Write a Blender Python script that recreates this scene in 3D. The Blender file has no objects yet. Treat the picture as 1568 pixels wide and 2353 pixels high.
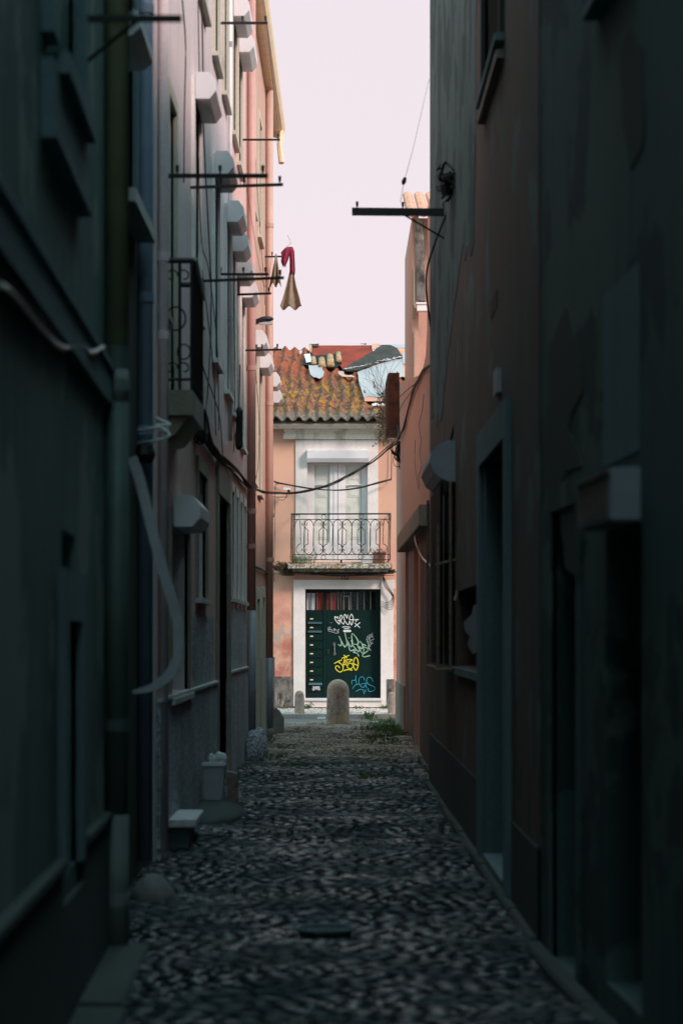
import bpy, bmesh, math, random
from mathutils import Vector
rnd = random.Random(7)
C = bpy.context.scene.collection
F, EYE, CX, HY = 5553.0, 1.55, 784.0, 1465.0     # lens in photo pixels, eye height, alley axis, horizon
R = math.radians

# ------------------------------------------------------------------ mesh building
class MB:
    def __init__(s): s.v = []; s.f = []; s.c = []
    def quadbox(s, p):      # 8 points: bottom 4 (ccw), top 4
        n = len(s.v); s.v += [tuple(q) for q in p]
        for f in ((0,3,2,1),(4,5,6,7),(0,1,5,4),(1,2,6,5),(2,3,7,6),(3,0,4,7)): s.f.append(tuple(n+i for i in f))
    def box(s, x0,x1,y0,y1,z0,z1):
        s.quadbox([(x0,y0,z0),(x1,y0,z0),(x1,y1,z0),(x0,y1,z0),(x0,y0,z1),(x1,y0,z1),(x1,y1,z1),(x0,y1,z1)]); return s
    def fbox(s, fc, a0,a1,z0,z1,d0,d1):
        p = fc.pt
        s.quadbox([p(a0,z0,d0),p(a0,z0,d1),p(a1,z0,d1),p(a1,z0,d0),p(a0,z1,d0),p(a0,z1,d1),p(a1,z1,d1),p(a1,z1,d0)]); return s
    def quad(s, a,b,c,d):
        n = len(s.v); s.v += [tuple(a),tuple(b),tuple(c),tuple(d)]; s.f.append((n,n+1,n+2,n+3)); return s
    def prism(s, pts, vec):      # closed polygon extruded along vec
        n = len(s.v); m = len(pts); vec = Vector(vec)
        s.v += [tuple(p) for p in pts] + [tuple(Vector(p)+vec) for p in pts]
        s.f.append(tuple(n+i for i in range(m))[::-1]); s.f.append(tuple(n+m+i for i in range(m)))
        for i in range(m): j=(i+1)%m; s.f.append((n+i,n+j,n+m+j,n+m+i))
        return s
    def tube(s, path, r, k=8, flat=None, closed=False):
        path = [Vector(p) for p in path]; m = len(path); n = len(s.v)
        up = Vector((0,0,1))
        for i,p in enumerate(path):
            if closed: t = path[(i+1)%m]-path[i-1]
            else: t = path[min(i+1,m-1)]-path[max(i-1,0)]
            t.normalize()
            a = t.cross(up)
            if a.length < 1e-3: a = t.cross(Vector((0,1,0)))
            a.normalize(); b = a.cross(t).normalized()
            rr = r[i] if isinstance(r,(list,tuple)) else r
            ra, rb = (rr,rr) if not flat else (rr*flat[0], rr*flat[1])
            for j in range(k):
                w = 2*math.pi*j/k
                s.v.append(tuple(p+a*math.cos(w)*ra+b*math.sin(w)*rb))
        for i in range(m if closed else m-1):
            i2=(i+1)%m
            for j in range(k):
                q=(j+1)%k; s.f.append((n+i*k+j,n+i*k+q,n+i2*k+q,n+i2*k+j))
        if not closed:
            s.f.append(tuple(n+j for j in range(k))); s.f.append(tuple(n+(m-1)*k+j for j in range(k))[::-1])
        return s
    def lathe(s, prof, c, k=24, sx=1, sy=1, jit=0):
        n=len(s.v); m=len(prof)
        for (r,z) in prof:
            for j in range(k):
                w=2*math.pi*j/k; q=1+jit*(rnd.random()-.5)
                s.v.append((c[0]+r*q*sx*math.cos(w),c[1]+r*q*sy*math.sin(w),c[2]+z))
        for i in range(m-1):
            for j in range(k):
                q=(j+1)%k; s.f.append((n+i*k+j,n+i*k+q,n+(i+1)*k+q,n+(i+1)*k+j))
        s.f.append(tuple(n+j for j in range(k))[::-1]); s.f.append(tuple(n+(m-1)*k+j for j in range(k)))
        return s
    def build(s, name, mat, parent=None, smooth=False, bevel=0, label=None):
        me = bpy.data.meshes.new(name); me.from_pydata(s.v, [], s.f)
        me.materials.append(mat)
        bm = bmesh.new(); bm.from_mesh(me); bmesh.ops.recalc_face_normals(bm, faces=bm.faces)
        if bevel:
            bmesh.ops.bevel(bm, geom=[e for e in bm.edges if len(e.link_faces)==2 and e.calc_face_angle(0)>.6], offset=bevel, segments=2, affect='EDGES')
        bm.to_mesh(me); bm.free()
        if smooth:
            for p in me.polygons: p.use_smooth = True
        o = bpy.data.objects.new(name, me); C.objects.link(o)
        if parent: o.parent = parent
        if label: o['label'] = label
        return o

def tag(o, label, cat=None, group=None, kind=None):
    if label: o['label']=label
    if cat: o['category']=cat
    if group: o['group']=group
    if kind: o['kind']=kind
    return o
def thing(name, label, cat, group=None):
    o = bpy.data.objects.new(name, None); C.objects.link(o); o.empty_display_size=.2
    return tag(o,label,cat,group)

class Fac:      # a facade running along the alley: X = a + b*Y, sg = +1 faces +X (left row), -1 faces -X (right row)
    def __init__(s,a,b,sg): s.a=a; s.b=b; s.sg=sg
    def X(s,Y): return s.a+s.b*Y
    def pt(s,Y,z,d=0): return (s.a+s.b*Y+s.sg*d, Y, z)
    def Y(s,px): return s.a/((px-CX)/F - s.b)      # depth at which this wall stands for a photo column
    def yz(s,px,py): Y=s.Y(px); return Y, EYE+(HY-py)*Y/F
def P(px,py,Y): return Vector(((px-CX)*Y/F, Y, EYE+(HY-py)*Y/F))

def spline(pts, n=6, closed=False):
    pts=[Vector(p) for p in pts]; out=[]; m=len(pts)
    for i in range(m if closed else m-1):
        if closed: p0,p1,p2,p3=pts[i-1],pts[i],pts[(i+1)%m],pts[(i+2)%m]
        else: p0,p1,p2,p3=pts[max(i-1,0)],pts[i],pts[i+1],pts[min(i+2,m-1)]
        for j in range(n):
            t=j/n
            out.append(.5*((2*p1)+(-p0+p2)*t+(2*p0-5*p1+4*p2-p3)*t*t+(-p0+3*p1-3*p2+p3)*t**3))
    if not closed: out.append(pts[-1])
    return out

# ------------------------------------------------------------------ materials
def newmat(name):
    m=bpy.data.materials.new(name); m.use_nodes=True; nt=m.node_tree; nt.nodes.clear()
    out=nt.nodes.new('ShaderNodeOutputMaterial'); b=nt.nodes.new('ShaderNodeBsdfPrincipled')
    nt.links.new(b.outputs[0],out.inputs[0]); return m,nt,b
def nd(nt,t,**k):
    n=nt.nodes.new(t)
    for a,v in k.items():
        if a in ('op',): n.operation=v
        else: setattr(n,a,v)
    return n
def coords(nt,scale=(1,1,1)):
    tc=nd(nt,'ShaderNodeTexCoord'); mp=nd(nt,'ShaderNodeMapping'); mp.inputs['Scale'].default_value=scale
    nt.links.new(tc.outputs['Object'],mp.inputs[0]); return mp.outputs[0]
def noise(nt,vec,scale,detail=4,rough=.55,lo=.4,hi=.6):
    n=nd(nt,'ShaderNodeTexNoise'); n.inputs['Scale'].default_value=scale; n.inputs['Detail'].default_value=detail; n.inputs['Roughness'].default_value=rough
    nt.links.new(vec,n.inputs[0]); r=nd(nt,'ShaderNodeMapRange'); r.inputs[1].default_value=lo; r.inputs[2].default_value=hi
    nt.links.new(n.outputs[0],r.inputs[0]); return r.outputs[0], n.outputs[0]
def mix(nt,f,a,b,mode='MIX'):
    m=nd(nt,'ShaderNodeMix'); m.data_type='RGBA'; m.blend_type=mode
    for i,x in ((0,f),(6,a),(7,b)):
        if hasattr(x,'default_value') or hasattr(x,'links'): nt.links.new(x,m.inputs[i])
        elif i==0: m.inputs[0].default_value=x
        else: m.inputs[i].default_value=(*x,1)
    return m.outputs[2]
def bump(nt,b,h,st=.3,dist=.01):
    n=nd(nt,'ShaderNodeBump'); n.inputs['Strength'].default_value=st; n.inputs['Distance'].default_value=dist
    nt.links.new(h,n.inputs['Height']); nt.links.new(n.outputs[0],b.inputs['Normal'])
def plaster(name,c1,c2,dirt,peel=None,streak=.6,fine=.35,peelt=(.60,.62),rough=.9,big=.7):
    m,nt,b=newmat(name); v=coords(nt); vs=coords(nt,(1,1,.16))
    f1,_=noise(nt,v,big,5,.6,.35,.65); col=mix(nt,f1,c1,c2)
    f2,_=noise(nt,vs,3.0,6,.65,.52,.78)
    s=nd(nt,'ShaderNodeMath',op='MULTIPLY'); s.inputs[1].default_value=streak; nt.links.new(f2,s.inputs[0])
    col=mix(nt,s.outputs[0],col,dirt)
    f3,h3=noise(nt,v,38,5,.7,.3,.7)
    g=nd(nt,'ShaderNodeMath',op='MULTIPLY'); g.inputs[1].default_value=fine; nt.links.new(f3,g.inputs[0])
    col=mix(nt,g.outputs[0],col,dirt)
    if peel:
        f4,_=noise(nt,v,1.1,8,.6,*peelt); col=mix(nt,f4,col,peel)
    nt.links.new(col,b.inputs['Base Color']); b.inputs['Roughness'].default_value=rough
    bump(nt,b,h3,.35,.01); return m
def plain(name,c,rough=.6,metal=0,var=.15,scale=8,bmp=.1,c2=None,spec=None):
    m,nt,b=newmat(name); v=coords(nt); f,h=noise(nt,v,scale,5,.6,.35,.65)
    col=mix(nt,f,c,c2 if c2 else tuple(x*(1-var) for x in c)); nt.links.new(col,b.inputs['Base Color'])
    b.inputs['Roughness'].default_value=rough; b.inputs['Metallic'].default_value=metal
    if spec is not None: b.inputs['Specular IOR Level'].default_value=spec
    bump(nt,b,h,bmp,.005); return m
def speckle(name,c1,c2,scale=60):
    m,nt,b=newmat(name); v=coords(nt); f,h=noise(nt,v,scale,3,.8,.42,.58); g,_=noise(nt,v,1.3,4,.6,.35,.65)
    col=mix(nt,f,c1,c2); gm=nd(nt,'ShaderNodeMath',op='MULTIPLY'); gm.inputs[1].default_value=.4; nt.links.new(g,gm.inputs[0])
    col=mix(nt,gm.outputs[0],col,tuple(x*.5 for x in c1)); nt.links.new(col,b.inputs['Base Color'])
    b.inputs['Roughness'].default_value=.85; bump(nt,b,h,.8,.02); return m

M={}
M['lilac']=plaster('pale_pink_plaster',(.68,.60,.61),(.72,.60,.63),(.36,.28,.30),streak=.55)
M['rose']=plaster('rose_plaster',(.72,.46,.43),(.76,.50,.46),(.38,.2,.18),streak=.45)
M['salmon']=plaster('salmon_plaster',(.58,.37,.30),(.56,.34,.27),(.30,.15,.10),streak=.45,peel=(.42,.25,.18),peelt=(.66,.72))
M['endwall']=plaster('peach_plaster',(.74,.42,.25),(.70,.38,.26),(.50,.22,.15),streak=.35,fine=.25,big=1.2)
M['brick_red']=plaster('brown_plaster',(.185,.10,.075),(.115,.085,.07),(.035,.04,.036),peel=(.13,.16,.155),peelt=(.57,.62),streak=.9)
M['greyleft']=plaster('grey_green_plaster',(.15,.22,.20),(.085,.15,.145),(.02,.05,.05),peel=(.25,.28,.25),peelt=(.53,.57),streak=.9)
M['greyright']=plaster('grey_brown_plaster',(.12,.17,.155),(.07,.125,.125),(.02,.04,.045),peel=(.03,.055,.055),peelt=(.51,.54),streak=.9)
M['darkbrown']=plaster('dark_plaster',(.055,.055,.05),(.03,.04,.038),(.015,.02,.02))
M['granite']=speckle('speckled_render',(.14,.16,.19),(.66,.68,.74),34)
M['cap']=plain('pale_cement',(.62,.60,.60),.8,var=.25,scale=12)
M['stone']=plaster('lioz_stone',(.84,.82,.81),(.74,.72,.70),(.44,.41,.36),streak=.6,fine=.3,rough=.75,big=2.5)
M['oldstone']=plaster('weathered_stone',(.36,.33,.27),(.30,.26,.20),(.12,.11,.09),streak=.7,fine=.6,big=2)
M['greystone']=plaster('dark_stone',(.17,.25,.27),(.13,.20,.22),(.05,.07,.08),streak=.5)
M['beige']=plaster('painted_trim',(.62,.60,.50),(.55,.52,.44),(.3,.27,.2),streak=.5)
M['cornice']=plaster('stained_cornice',(.86,.84,.74),(.82,.80,.70),(.10,.08,.05),streak=.9,fine=.35,big=3)
M['white']=plain('white_paint',(.80,.79,.80),.45,var=.06)
M['shutter_panel']=plain('cream_paint',(.80,.80,.77),.5,var=.06)
M['boxwhite']=plain('white_sheet_metal',(.72,.73,.76),.5,var=.12,scale=3)
M['pvc_grey']=plain('blue_grey_pvc',(.30,.33,.38),.45,var=.2,scale=3)
M['pvc_blue']=plain('blue_pipe_paint',(.22,.29,.40),.45,var=.25,scale=2)
M['pipe_green']=plain('green_pipe_paint',(.36,.38,.22),.55,var=.3,scale=2)
M['pipe_teal']=plain('teal_pipe_paint',(.09,.135,.12),.55,var=.3,scale=2)
M['pipe_grey']=plain('grey_pipe_cement',(.20,.235,.22),.7,var=.3,scale=2)
M['pipe_pink']=plain('pink_pipe_paint',(.52,.30,.27),.55,var=.15,scale=3)
M['pipe_salmon']=plain('orange_pipe_paint',(.52,.33,.27),.55,var=.15,scale=3)
M['iron']=plain('black_iron',(.018,.018,.02),.5,.4,var=.3)
M['wire']=plain('black_cable',(.018,.014,.014),.75,var=.3)
M['wire_w']=plain('pale_cable',(.75,.80,.78),.4,var=.3)
M['rust']=plain('rusty_sheet',(.16,.055,.03),.85,var=.5,scale=6,c2=(.05,.02,.015),bmp=.5)
M['rustbar']=plain('rusty_bar',(.28,.2,.17),.7,c2=(.14,.10,.09),scale=20)
M['door_green']=plain('green_door_paint',(.0012,.020,.018),.5,var=.25,scale=3,spec=.18)
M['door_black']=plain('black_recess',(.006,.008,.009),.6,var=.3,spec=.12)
M['door_brown']=plain('brown_wood',(.09,.055,.04),.6,var=.35,scale=3)
M['flap']=plain('blue_grey_flap',(.06,.13,.15),.3,.2,var=.2)
M['nameplate']=plain('ivory_card',(.75,.70,.52),.6,var=.1)
M['steel']=plain('steel',(.5,.48,.46),.25,1,var=.1)
M['brass']=plain('brass',(.45,.33,.15),.35,1,var=.2)
M['terra']=plain('terracotta',(.26,.12,.08),.8,var=.3)
M['panelred']=plain('red_reflection',(.28,.022,.014),.6,var=.2,scale=2)  # colour of the red reflection in the transom
M['panelwhite']=plain('pale_reflection',(.62,.72,.88),.5,var=.05)  # colour of the pale reflection in the transom
M['sp_white']=plain('white_spray',(.72,.80,.82),.5,var=.15,scale=30)
M['sp_green']=plain('pale_green_spray',(.36,.58,.45),.6,c2=(.13,.26,.20),scale=18)
M['sp_yellow']=plain('yellow_spray',(.80,.66,.01),.5,c2=(.45,.50,.05),scale=14)
M['sp_blue']=plain('blue_spray',(.02,.30,.42),.5,var=.2,scale=25)
M['cloth_red']=plain('maroon_cloth',(.25,.02,.055),.9,var=.2,scale=20)
M['cloth_tan']=plain('tan_cloth',(.30,.23,.17),.9,c2=(.2,.15,.11),scale=12)
M['mop']=plain('grey_cotton',(.30,.28,.29),.95,var=.5,scale=60,bmp=1)
M['plastic']=plain('grey_plastic',(.40,.40,.43),.5,var=.15,scale=5)
M['bag']=plain('white_plastic',(.60,.60,.64),.35,var=.15)
M['boulder']=plain('rough_stone',(.22,.19,.18),.9,c2=(.15,.15,.15),scale=14,bmp=.8)
M['cement']=plaster('damp_cement',(.07,.08,.075),(.045,.055,.052),(.03,.045,.045),streak=.4)
M['asphalt']=plain('asphalt',(.10,.105,.115),.8,c2=(.14,.145,.155),scale=30,bmp=.4)
M['kerb']=plaster('kerb_stone',(.34,.30,.27),(.42,.40,.37),(.14,.12,.11),fine=.6)
M['earth']=plaster('packed_earth',(.16,.12,.09),(.10,.085,.07),(.06,.05,.04),fine=.6,big=3)
M['bed']=plaster('trodden_grit',(.022,.03,.033),(.015,.022,.026),(.010,.015,.017),peel=(.035,.04,.035))
M['leaf']=plain('weed_green',(.05,.10,.02),.6,c2=(.10,.15,.035),scale=6)
M['dry']=plain('dry_twig',(.12,.075,.03),.9,c2=(.05,.035,.02),scale=10)
M['number']=plain('dark_number',(.05,.04,.04),.6)
M['mem_red']=plain('red_membrane',(.26,.028,.008),.95,c2=(.15,.018,.008),scale=3,bmp=.7)
M['mem_black']=plain('bitumen_felt',(.02,.019,.016),.95,c2=(.045,.04,.03),scale=4,bmp=.6)
M['mem_silver']=plaster('silver_blue_sheet',(.27,.29,.33),(.36,.35,.36),(.45,.34,.30),streak=.5,fine=.3,big=1.5,rough=.45)
M['mem_peach']=plain('peach_patch',(.70,.33,.20),.7,c2=(.5,.22,.14),scale=4,bmp=.5)
M['tile_cream']=plain('cream_tile',(.50,.34,.17),.9,c2=(.20,.10,.05),scale=14,bmp=.4)
M['torn']=plain('torn_plastic',(.20,.27,.32),.5,var=.1)
M['gold']=plain('gutter_sun_tint',(.78,.58,.32),.5,c2=(.6,.5,.38),scale=5)  # low-sun glow mixed into the gutter's golden base colour

def glass_mat():
    m,nt,b=newmat('window_glass'); b.inputs['Base Color'].default_value=(.012,.016,.018,1); b.inputs['Roughness'].default_value=.08
    return m
M['glass']=glass_mat()
def clear_mat():
    m=bpy.data.materials.new('clear_glass'); m.use_nodes=True; nt=m.node_tree; nt.nodes.clear()
    out=nd(nt,'ShaderNodeOutputMaterial'); a=nd(nt,'ShaderNodeBsdfTransparent'); g=nd(nt,'ShaderNodeBsdfGlossy'); g.inputs['Roughness'].default_value=.05
    a.inputs[0].default_value=(.96,.97,.96,1); mx=nd(nt,'ShaderNodeMixShader'); mx.inputs[0].default_value=.008
    nt.links.new(a.outputs[0],mx.inputs[1]); nt.links.new(g.outputs[0],mx.inputs[2]); nt.links.new(mx.outputs[0],out.inputs[0]); return m
M['clear']=clear_mat()

def bollard_mat():
    m,nt,b=newmat('pinkish_limestone'); v=coords(nt); f1,_=noise(nt,v,9,6,.7,.42,.62); f2,h=noise(nt,v,40,5,.7,.4,.62); f3,_=noise(nt,v,3,4,.6,.45,.62)
    c=mix(nt,f1,(.46,.40,.36),(.26,.16,.12)); c=mix(nt,f3,c,(.52,.40,.27)); 
    g=nd(nt,'ShaderNodeMath',op='MULTIPLY'); g.inputs[1].default_value=.6; nt.links.new(f2,g.inputs[0]); c=mix(nt,g.outputs[0],c,(.16,.10,.08))
    nt.links.new(c,b.inputs['Base Color']); b.inputs['Roughness'].default_value=.9; bump(nt,b,h,.8,.012); return m
M['bollard']=bollard_mat()
def plinth_mat():
    m,nt,b=newmat('mouldy_plinth'); v=coords(nt); vs=coords(nt,(3,1,.6)); f1,h=noise(nt,v,3.5,7,.7,.42,.6); f2,_=noise(nt,vs,3,6,.65,.56,.7)
    c=mix(nt,f1,(.20,.19,.17),(.035,.032,.03)); c=mix(nt,f2,c,(.42,.40,.33)); nt.links.new(c,b.inputs['Base Color']); b.inputs['Roughness'].default_value=.95; bump(nt,b,h,.6,.02); return m
M['plinth']=plinth_mat()
def slab_mat():
    m,nt,b=newmat('lichened_slab'); v=coords(nt); f1,h=noise(nt,v,12,7,.75,.45,.55); f2,_=noise(nt,v,7,5,.7,.55,.62); f3,_=noise(nt,v,20,5,.7,.5,.6)
    c=mix(nt,f1,(.20,.19,.15),(.55,.53,.46)); c=mix(nt,f2,c,(.38,.22,.04)); c=mix(nt,f3,c,(.06,.055,.04)); nt.links.new(c,b.inputs['Base Color']); b.inputs['Roughness'].default_value=.95; bump(nt,b,h,.8,.02); return m
M['slab']=slab_mat()
def roof_mat():
    m,nt,b=newmat('lichened_clay_tiles'); v=coords(nt); vs=coords(nt,(1.0,.55,1))
    f1,_=noise(nt,vs,5,7,.7,.4,.6); c=mix(nt,f1,(.09,.032,.022),(.28,.085,.04))
    f2,_=noise(nt,v,17,7,.78,.56,.66); c=mix(nt,f2,c,(.42,.35,.30))        # pale lichen
    sx=nd(nt,'ShaderNodeSeparateXYZ'); nt.links.new(v,sx.inputs[0])
    # rusty clean zone high on the roof, yellow lichen band low
    r1=nd(nt,'ShaderNodeMapRange'); r1.inputs[1].default_value=6.85; r1.inputs[2].default_value=7.45; nt.links.new(sx.outputs[2],r1.inputs[0])
    f5,_=noise(nt,v,1.6,4,.6,.3,.6); k=nd(nt,'ShaderNodeMath',op='MULTIPLY'); nt.links.new(r1.outputs[0],k.inputs[0]); nt.links.new(f5,k.inputs[1])
    c=mix(nt,k.outputs[0],c,(.36,.075,.018))
    r2=nd(nt,'ShaderNodeMapRange'); r2.inputs[1].default_value=7.25; r2.inputs[2].default_value=6.9; nt.links.new(sx.outputs[2],r2.inputs[0])
    r3=nd(nt,'ShaderNodeMapRange'); r3.inputs[1].default_value=6.02; r3.inputs[2].default_value=6.25; nt.links.new(sx.outputs[2],r3.inputs[0])
    f6,_=noise(nt,vs,7.5,6,.65,.50,.56); k2=nd(nt,'ShaderNodeMath',op='MULTIPLY'); nt.links.new(r2.outputs[0],k2.inputs[0]); nt.links.new(f6,k2.inputs[1])
    k3=nd(nt,'ShaderNodeMath',op='MULTIPLY'); nt.links.new(k2.outputs[0],k3.inputs[0]); nt.links.new(r3.outputs[0],k3.inputs[1])
    c=mix(nt,k3.outputs[0],c,(.36,.175,.004))
    r4=nd(nt,'ShaderNodeMapRange'); r4.inputs[1].default_value=6.3; r4.inputs[2].default_value=6.08; nt.links.new(sx.outputs[2],r4.inputs[0])
    c=mix(nt,r4.outputs[0],c,mix(nt,f2,(.17,.135,.10),(.55,.50,.40)))
    f7,h=noise(nt,v,24,7,.78,.48,.60); c=mix(nt,f7,c,(.035,.02,.015))
    nt.links.new(c,b.inputs['Base Color']); b.inputs['Roughness'].default_value=.9; bump(nt,b,h,.7,.02); return m
M['roof']=roof_mat()
def cobble_mat():
    m,nt,b=newmat('worn_cobbles'); a=nd(nt,'ShaderNodeAttribute'); a.attribute_name='tone'
    v=coords(nt); f,h=noise(nt,v,60,4,.7,.35,.65); g,_=noise(nt,v,1.1,4,.6,.45,.58)
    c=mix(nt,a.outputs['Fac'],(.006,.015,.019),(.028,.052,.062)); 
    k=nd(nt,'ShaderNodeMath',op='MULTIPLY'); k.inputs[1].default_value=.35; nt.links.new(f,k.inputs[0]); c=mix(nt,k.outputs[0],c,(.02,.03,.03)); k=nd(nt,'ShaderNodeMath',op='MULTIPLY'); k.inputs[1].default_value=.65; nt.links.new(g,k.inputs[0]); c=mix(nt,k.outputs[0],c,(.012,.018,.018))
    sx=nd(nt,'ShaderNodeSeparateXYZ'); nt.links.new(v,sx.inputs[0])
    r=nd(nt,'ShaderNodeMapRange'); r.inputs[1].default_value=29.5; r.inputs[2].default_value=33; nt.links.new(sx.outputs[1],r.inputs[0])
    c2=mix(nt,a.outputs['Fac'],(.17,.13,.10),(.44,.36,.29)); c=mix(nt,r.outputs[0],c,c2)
    nt.links.new(c,b.inputs['Base Color']); w_,_=noise(nt,v,1.7,5,.6,.42,.6); rg=nd(nt,'ShaderNodeMapRange'); rg.inputs[3].default_value=.62; rg.inputs[4].default_value=.24; nt.links.new(w_,rg.inputs[0]); nt.links.new(rg.outputs[0],b.inputs['Roughness']); b.inputs['Specular IOR Level'].default_value=.30; bump(nt,b,h,.25,.004); return m
M['cobble']=cobble_mat()

# ------------------------------------------------------------------ facade walls with openings
def wall(fc,Y0,Y1,zt,holes,mat,parent,depth=4.0,rev=.22,name='wall',zb=-.06,label=None):
    """Solid block whose alley face has recessed openings: holes=(Y0,Y1,z0,z1[,recess])"""
    m=MB(); ys=sorted({Y0,Y1,*[h[0] for h in holes],*[h[1] for h in holes]}); zs=sorted({zb,zt,*[h[2] for h in holes],*[h[3] for h in holes]})
    def inh(y,z):
        return any(h[0]<y<h[1] and h[2]<z<h[3] for h in holes)
    for i in range(len(ys)-1):
        for j in range(len(zs)-1):
            if not inh((ys[i]+ys[i+1])/2,(zs[j]+zs[j+1])/2):
                m.quad(fc.pt(ys[i],zs[j]),fc.pt(ys[i+1],zs[j]),fc.pt(ys[i+1],zs[j+1]),fc.pt(ys[i],zs[j+1]))
    for h in holes:
        r=-(h[4] if len(h)>4 else rev); a,b_,z0,z1=h[:4]; p=fc.pt
        m.quad(p(a,z0,0),p(a,z0,r),p(a,z1,r),p(a,z1,0)); m.quad(p(b_,z0,0),p(b_,z0,r),p(b_,z1,r),p(b_,z1,0))
        m.quad(p(a,z1,0),p(b_,z1,0),p(b_,z1,r),p(a,z1,r)); m.quad(p(a,z0,0),p(b_,z0,0),p(b_,z0,r),p(a,z0,r))
        m.quad(p(a,z0,r),p(b_,z0,r),p(b_,z1,r),p(a,z1,r))
    D=-depth; p=fc.pt
    m.quad(p(Y0,zb,0),p(Y0,zb,D),p(Y0,zt,D),p(Y0,zt,0)); m.quad(p(Y1,zb,0),p(Y1,zb,D),p(Y1,zt,D),p(Y1,zt,0))
    m.quad(p(Y0,zb,D),p(Y1,zb,D),p(Y1,zt,D),p(Y0,zt,D)); m.quad(p(Y0,zt,0),p(Y1,zt,0),p(Y1,zt,D),p(Y0,zt,D))
    me=m.build(name,mat,parent,label=label); return me

def window(fc,h,parent,sur=None,sw=.10,proud=.03,sill=True,frame='white',pane='glass',rails=1,box=None,surm=None,name='window',sillm=None):
    """joinery set into an opening: a part with surround, sill, pane and shutter box as its pieces"""
    a,b,z0,z1=h[:4]; r=-(h[4] if len(h)>4 else .22)+.012; w=.045
    m=MB(); m.fbox(fc,a,a+w,z0,z1,r,r+.05); m.fbox(fc,b-w,b,z0,z1,r,r+.05); m.fbox(fc,a+w,b-w,z1-w,z1,r,r+.05); m.fbox(fc,a+w,b-w,z0,z0+w,r,r+.05)
    mid=(a+b)/2; m.fbox(fc,mid-.035,mid+.035,z0+w,z1-w,r,r+.055)
    for k in range(rails):
        zz=z0+(z1-z0)*(k+1)/(rails+1); m.fbox(fc,a+w,mid-.035,zz-.015,zz+.015,r,r+.045); m.fbox(fc,mid+.035,b-w,zz-.015,zz+.015,r,r+.045)
    win=m.build(name,M[frame],parent)
    q=MB(); q.fbox(fc,a+w,b-w,z0+w,z1-w,r+.005,r+.02); q.build('pane',M[pane],win)
    if sur:
        s=MB(); s.fbox(fc,a-sw,a,z0-(.02 if sill else 0),z1+sw,.0-.02,proud); s.fbox(fc,b,b+sw,z0-(.02 if sill else 0),z1+sw,-.02,proud); s.fbox(fc,a,b,z1,z1+sw,-.02,proud)
        s.build('surround',M[sur],win)
    if sill:
        s=MB(); s.fbox(fc,a-sw-.03,b+sw+.03,z0-.065,z0-.022,-.02,proud+.03); s.build('sill',M[sillm or sur or 'stone'],win)
    if box:
        shutter_box(fc,box[0],box[1],box[2],win,*(box[3:] if len(box)>3 else ()))
    return win
def shutter_box(fc,Y0,Y1,zt,parent,dp=.175,ht=.23,mat='boxwhite'):
    prof=[(0.0,0),(.68*dp,0),(dp,.3*ht),(dp,.68*ht),(.68*dp,ht),(0.0,ht)]
    m=MB(); m.prism([fc.pt(Y0,zt-ht+z,d+.032) for d,z in prof],(fc.b*(Y1-Y0),Y1-Y0,0))
    o=m.build('shutter_box',M[mat],parent,bevel=.004)
    return o

# =================================================================== SETTING
g=MB(); g.quad((-400,-200,-.14),(400,-200,-.14),(400,600,-.14),(-400,600,-.14)); tag(g.build('ground',M['earth']),None,kind='structure')
LW=Fac(-1.369,.0046,1); L0=Fac(-.852,-.0268,1); LR=Fac(-1.32,0,1)
R0=Fac(1.438,-.0367,-1); R1=Fac(1.035,-.0041,-1); R2=Fac(1.2625,-.0065,-1)
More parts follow.
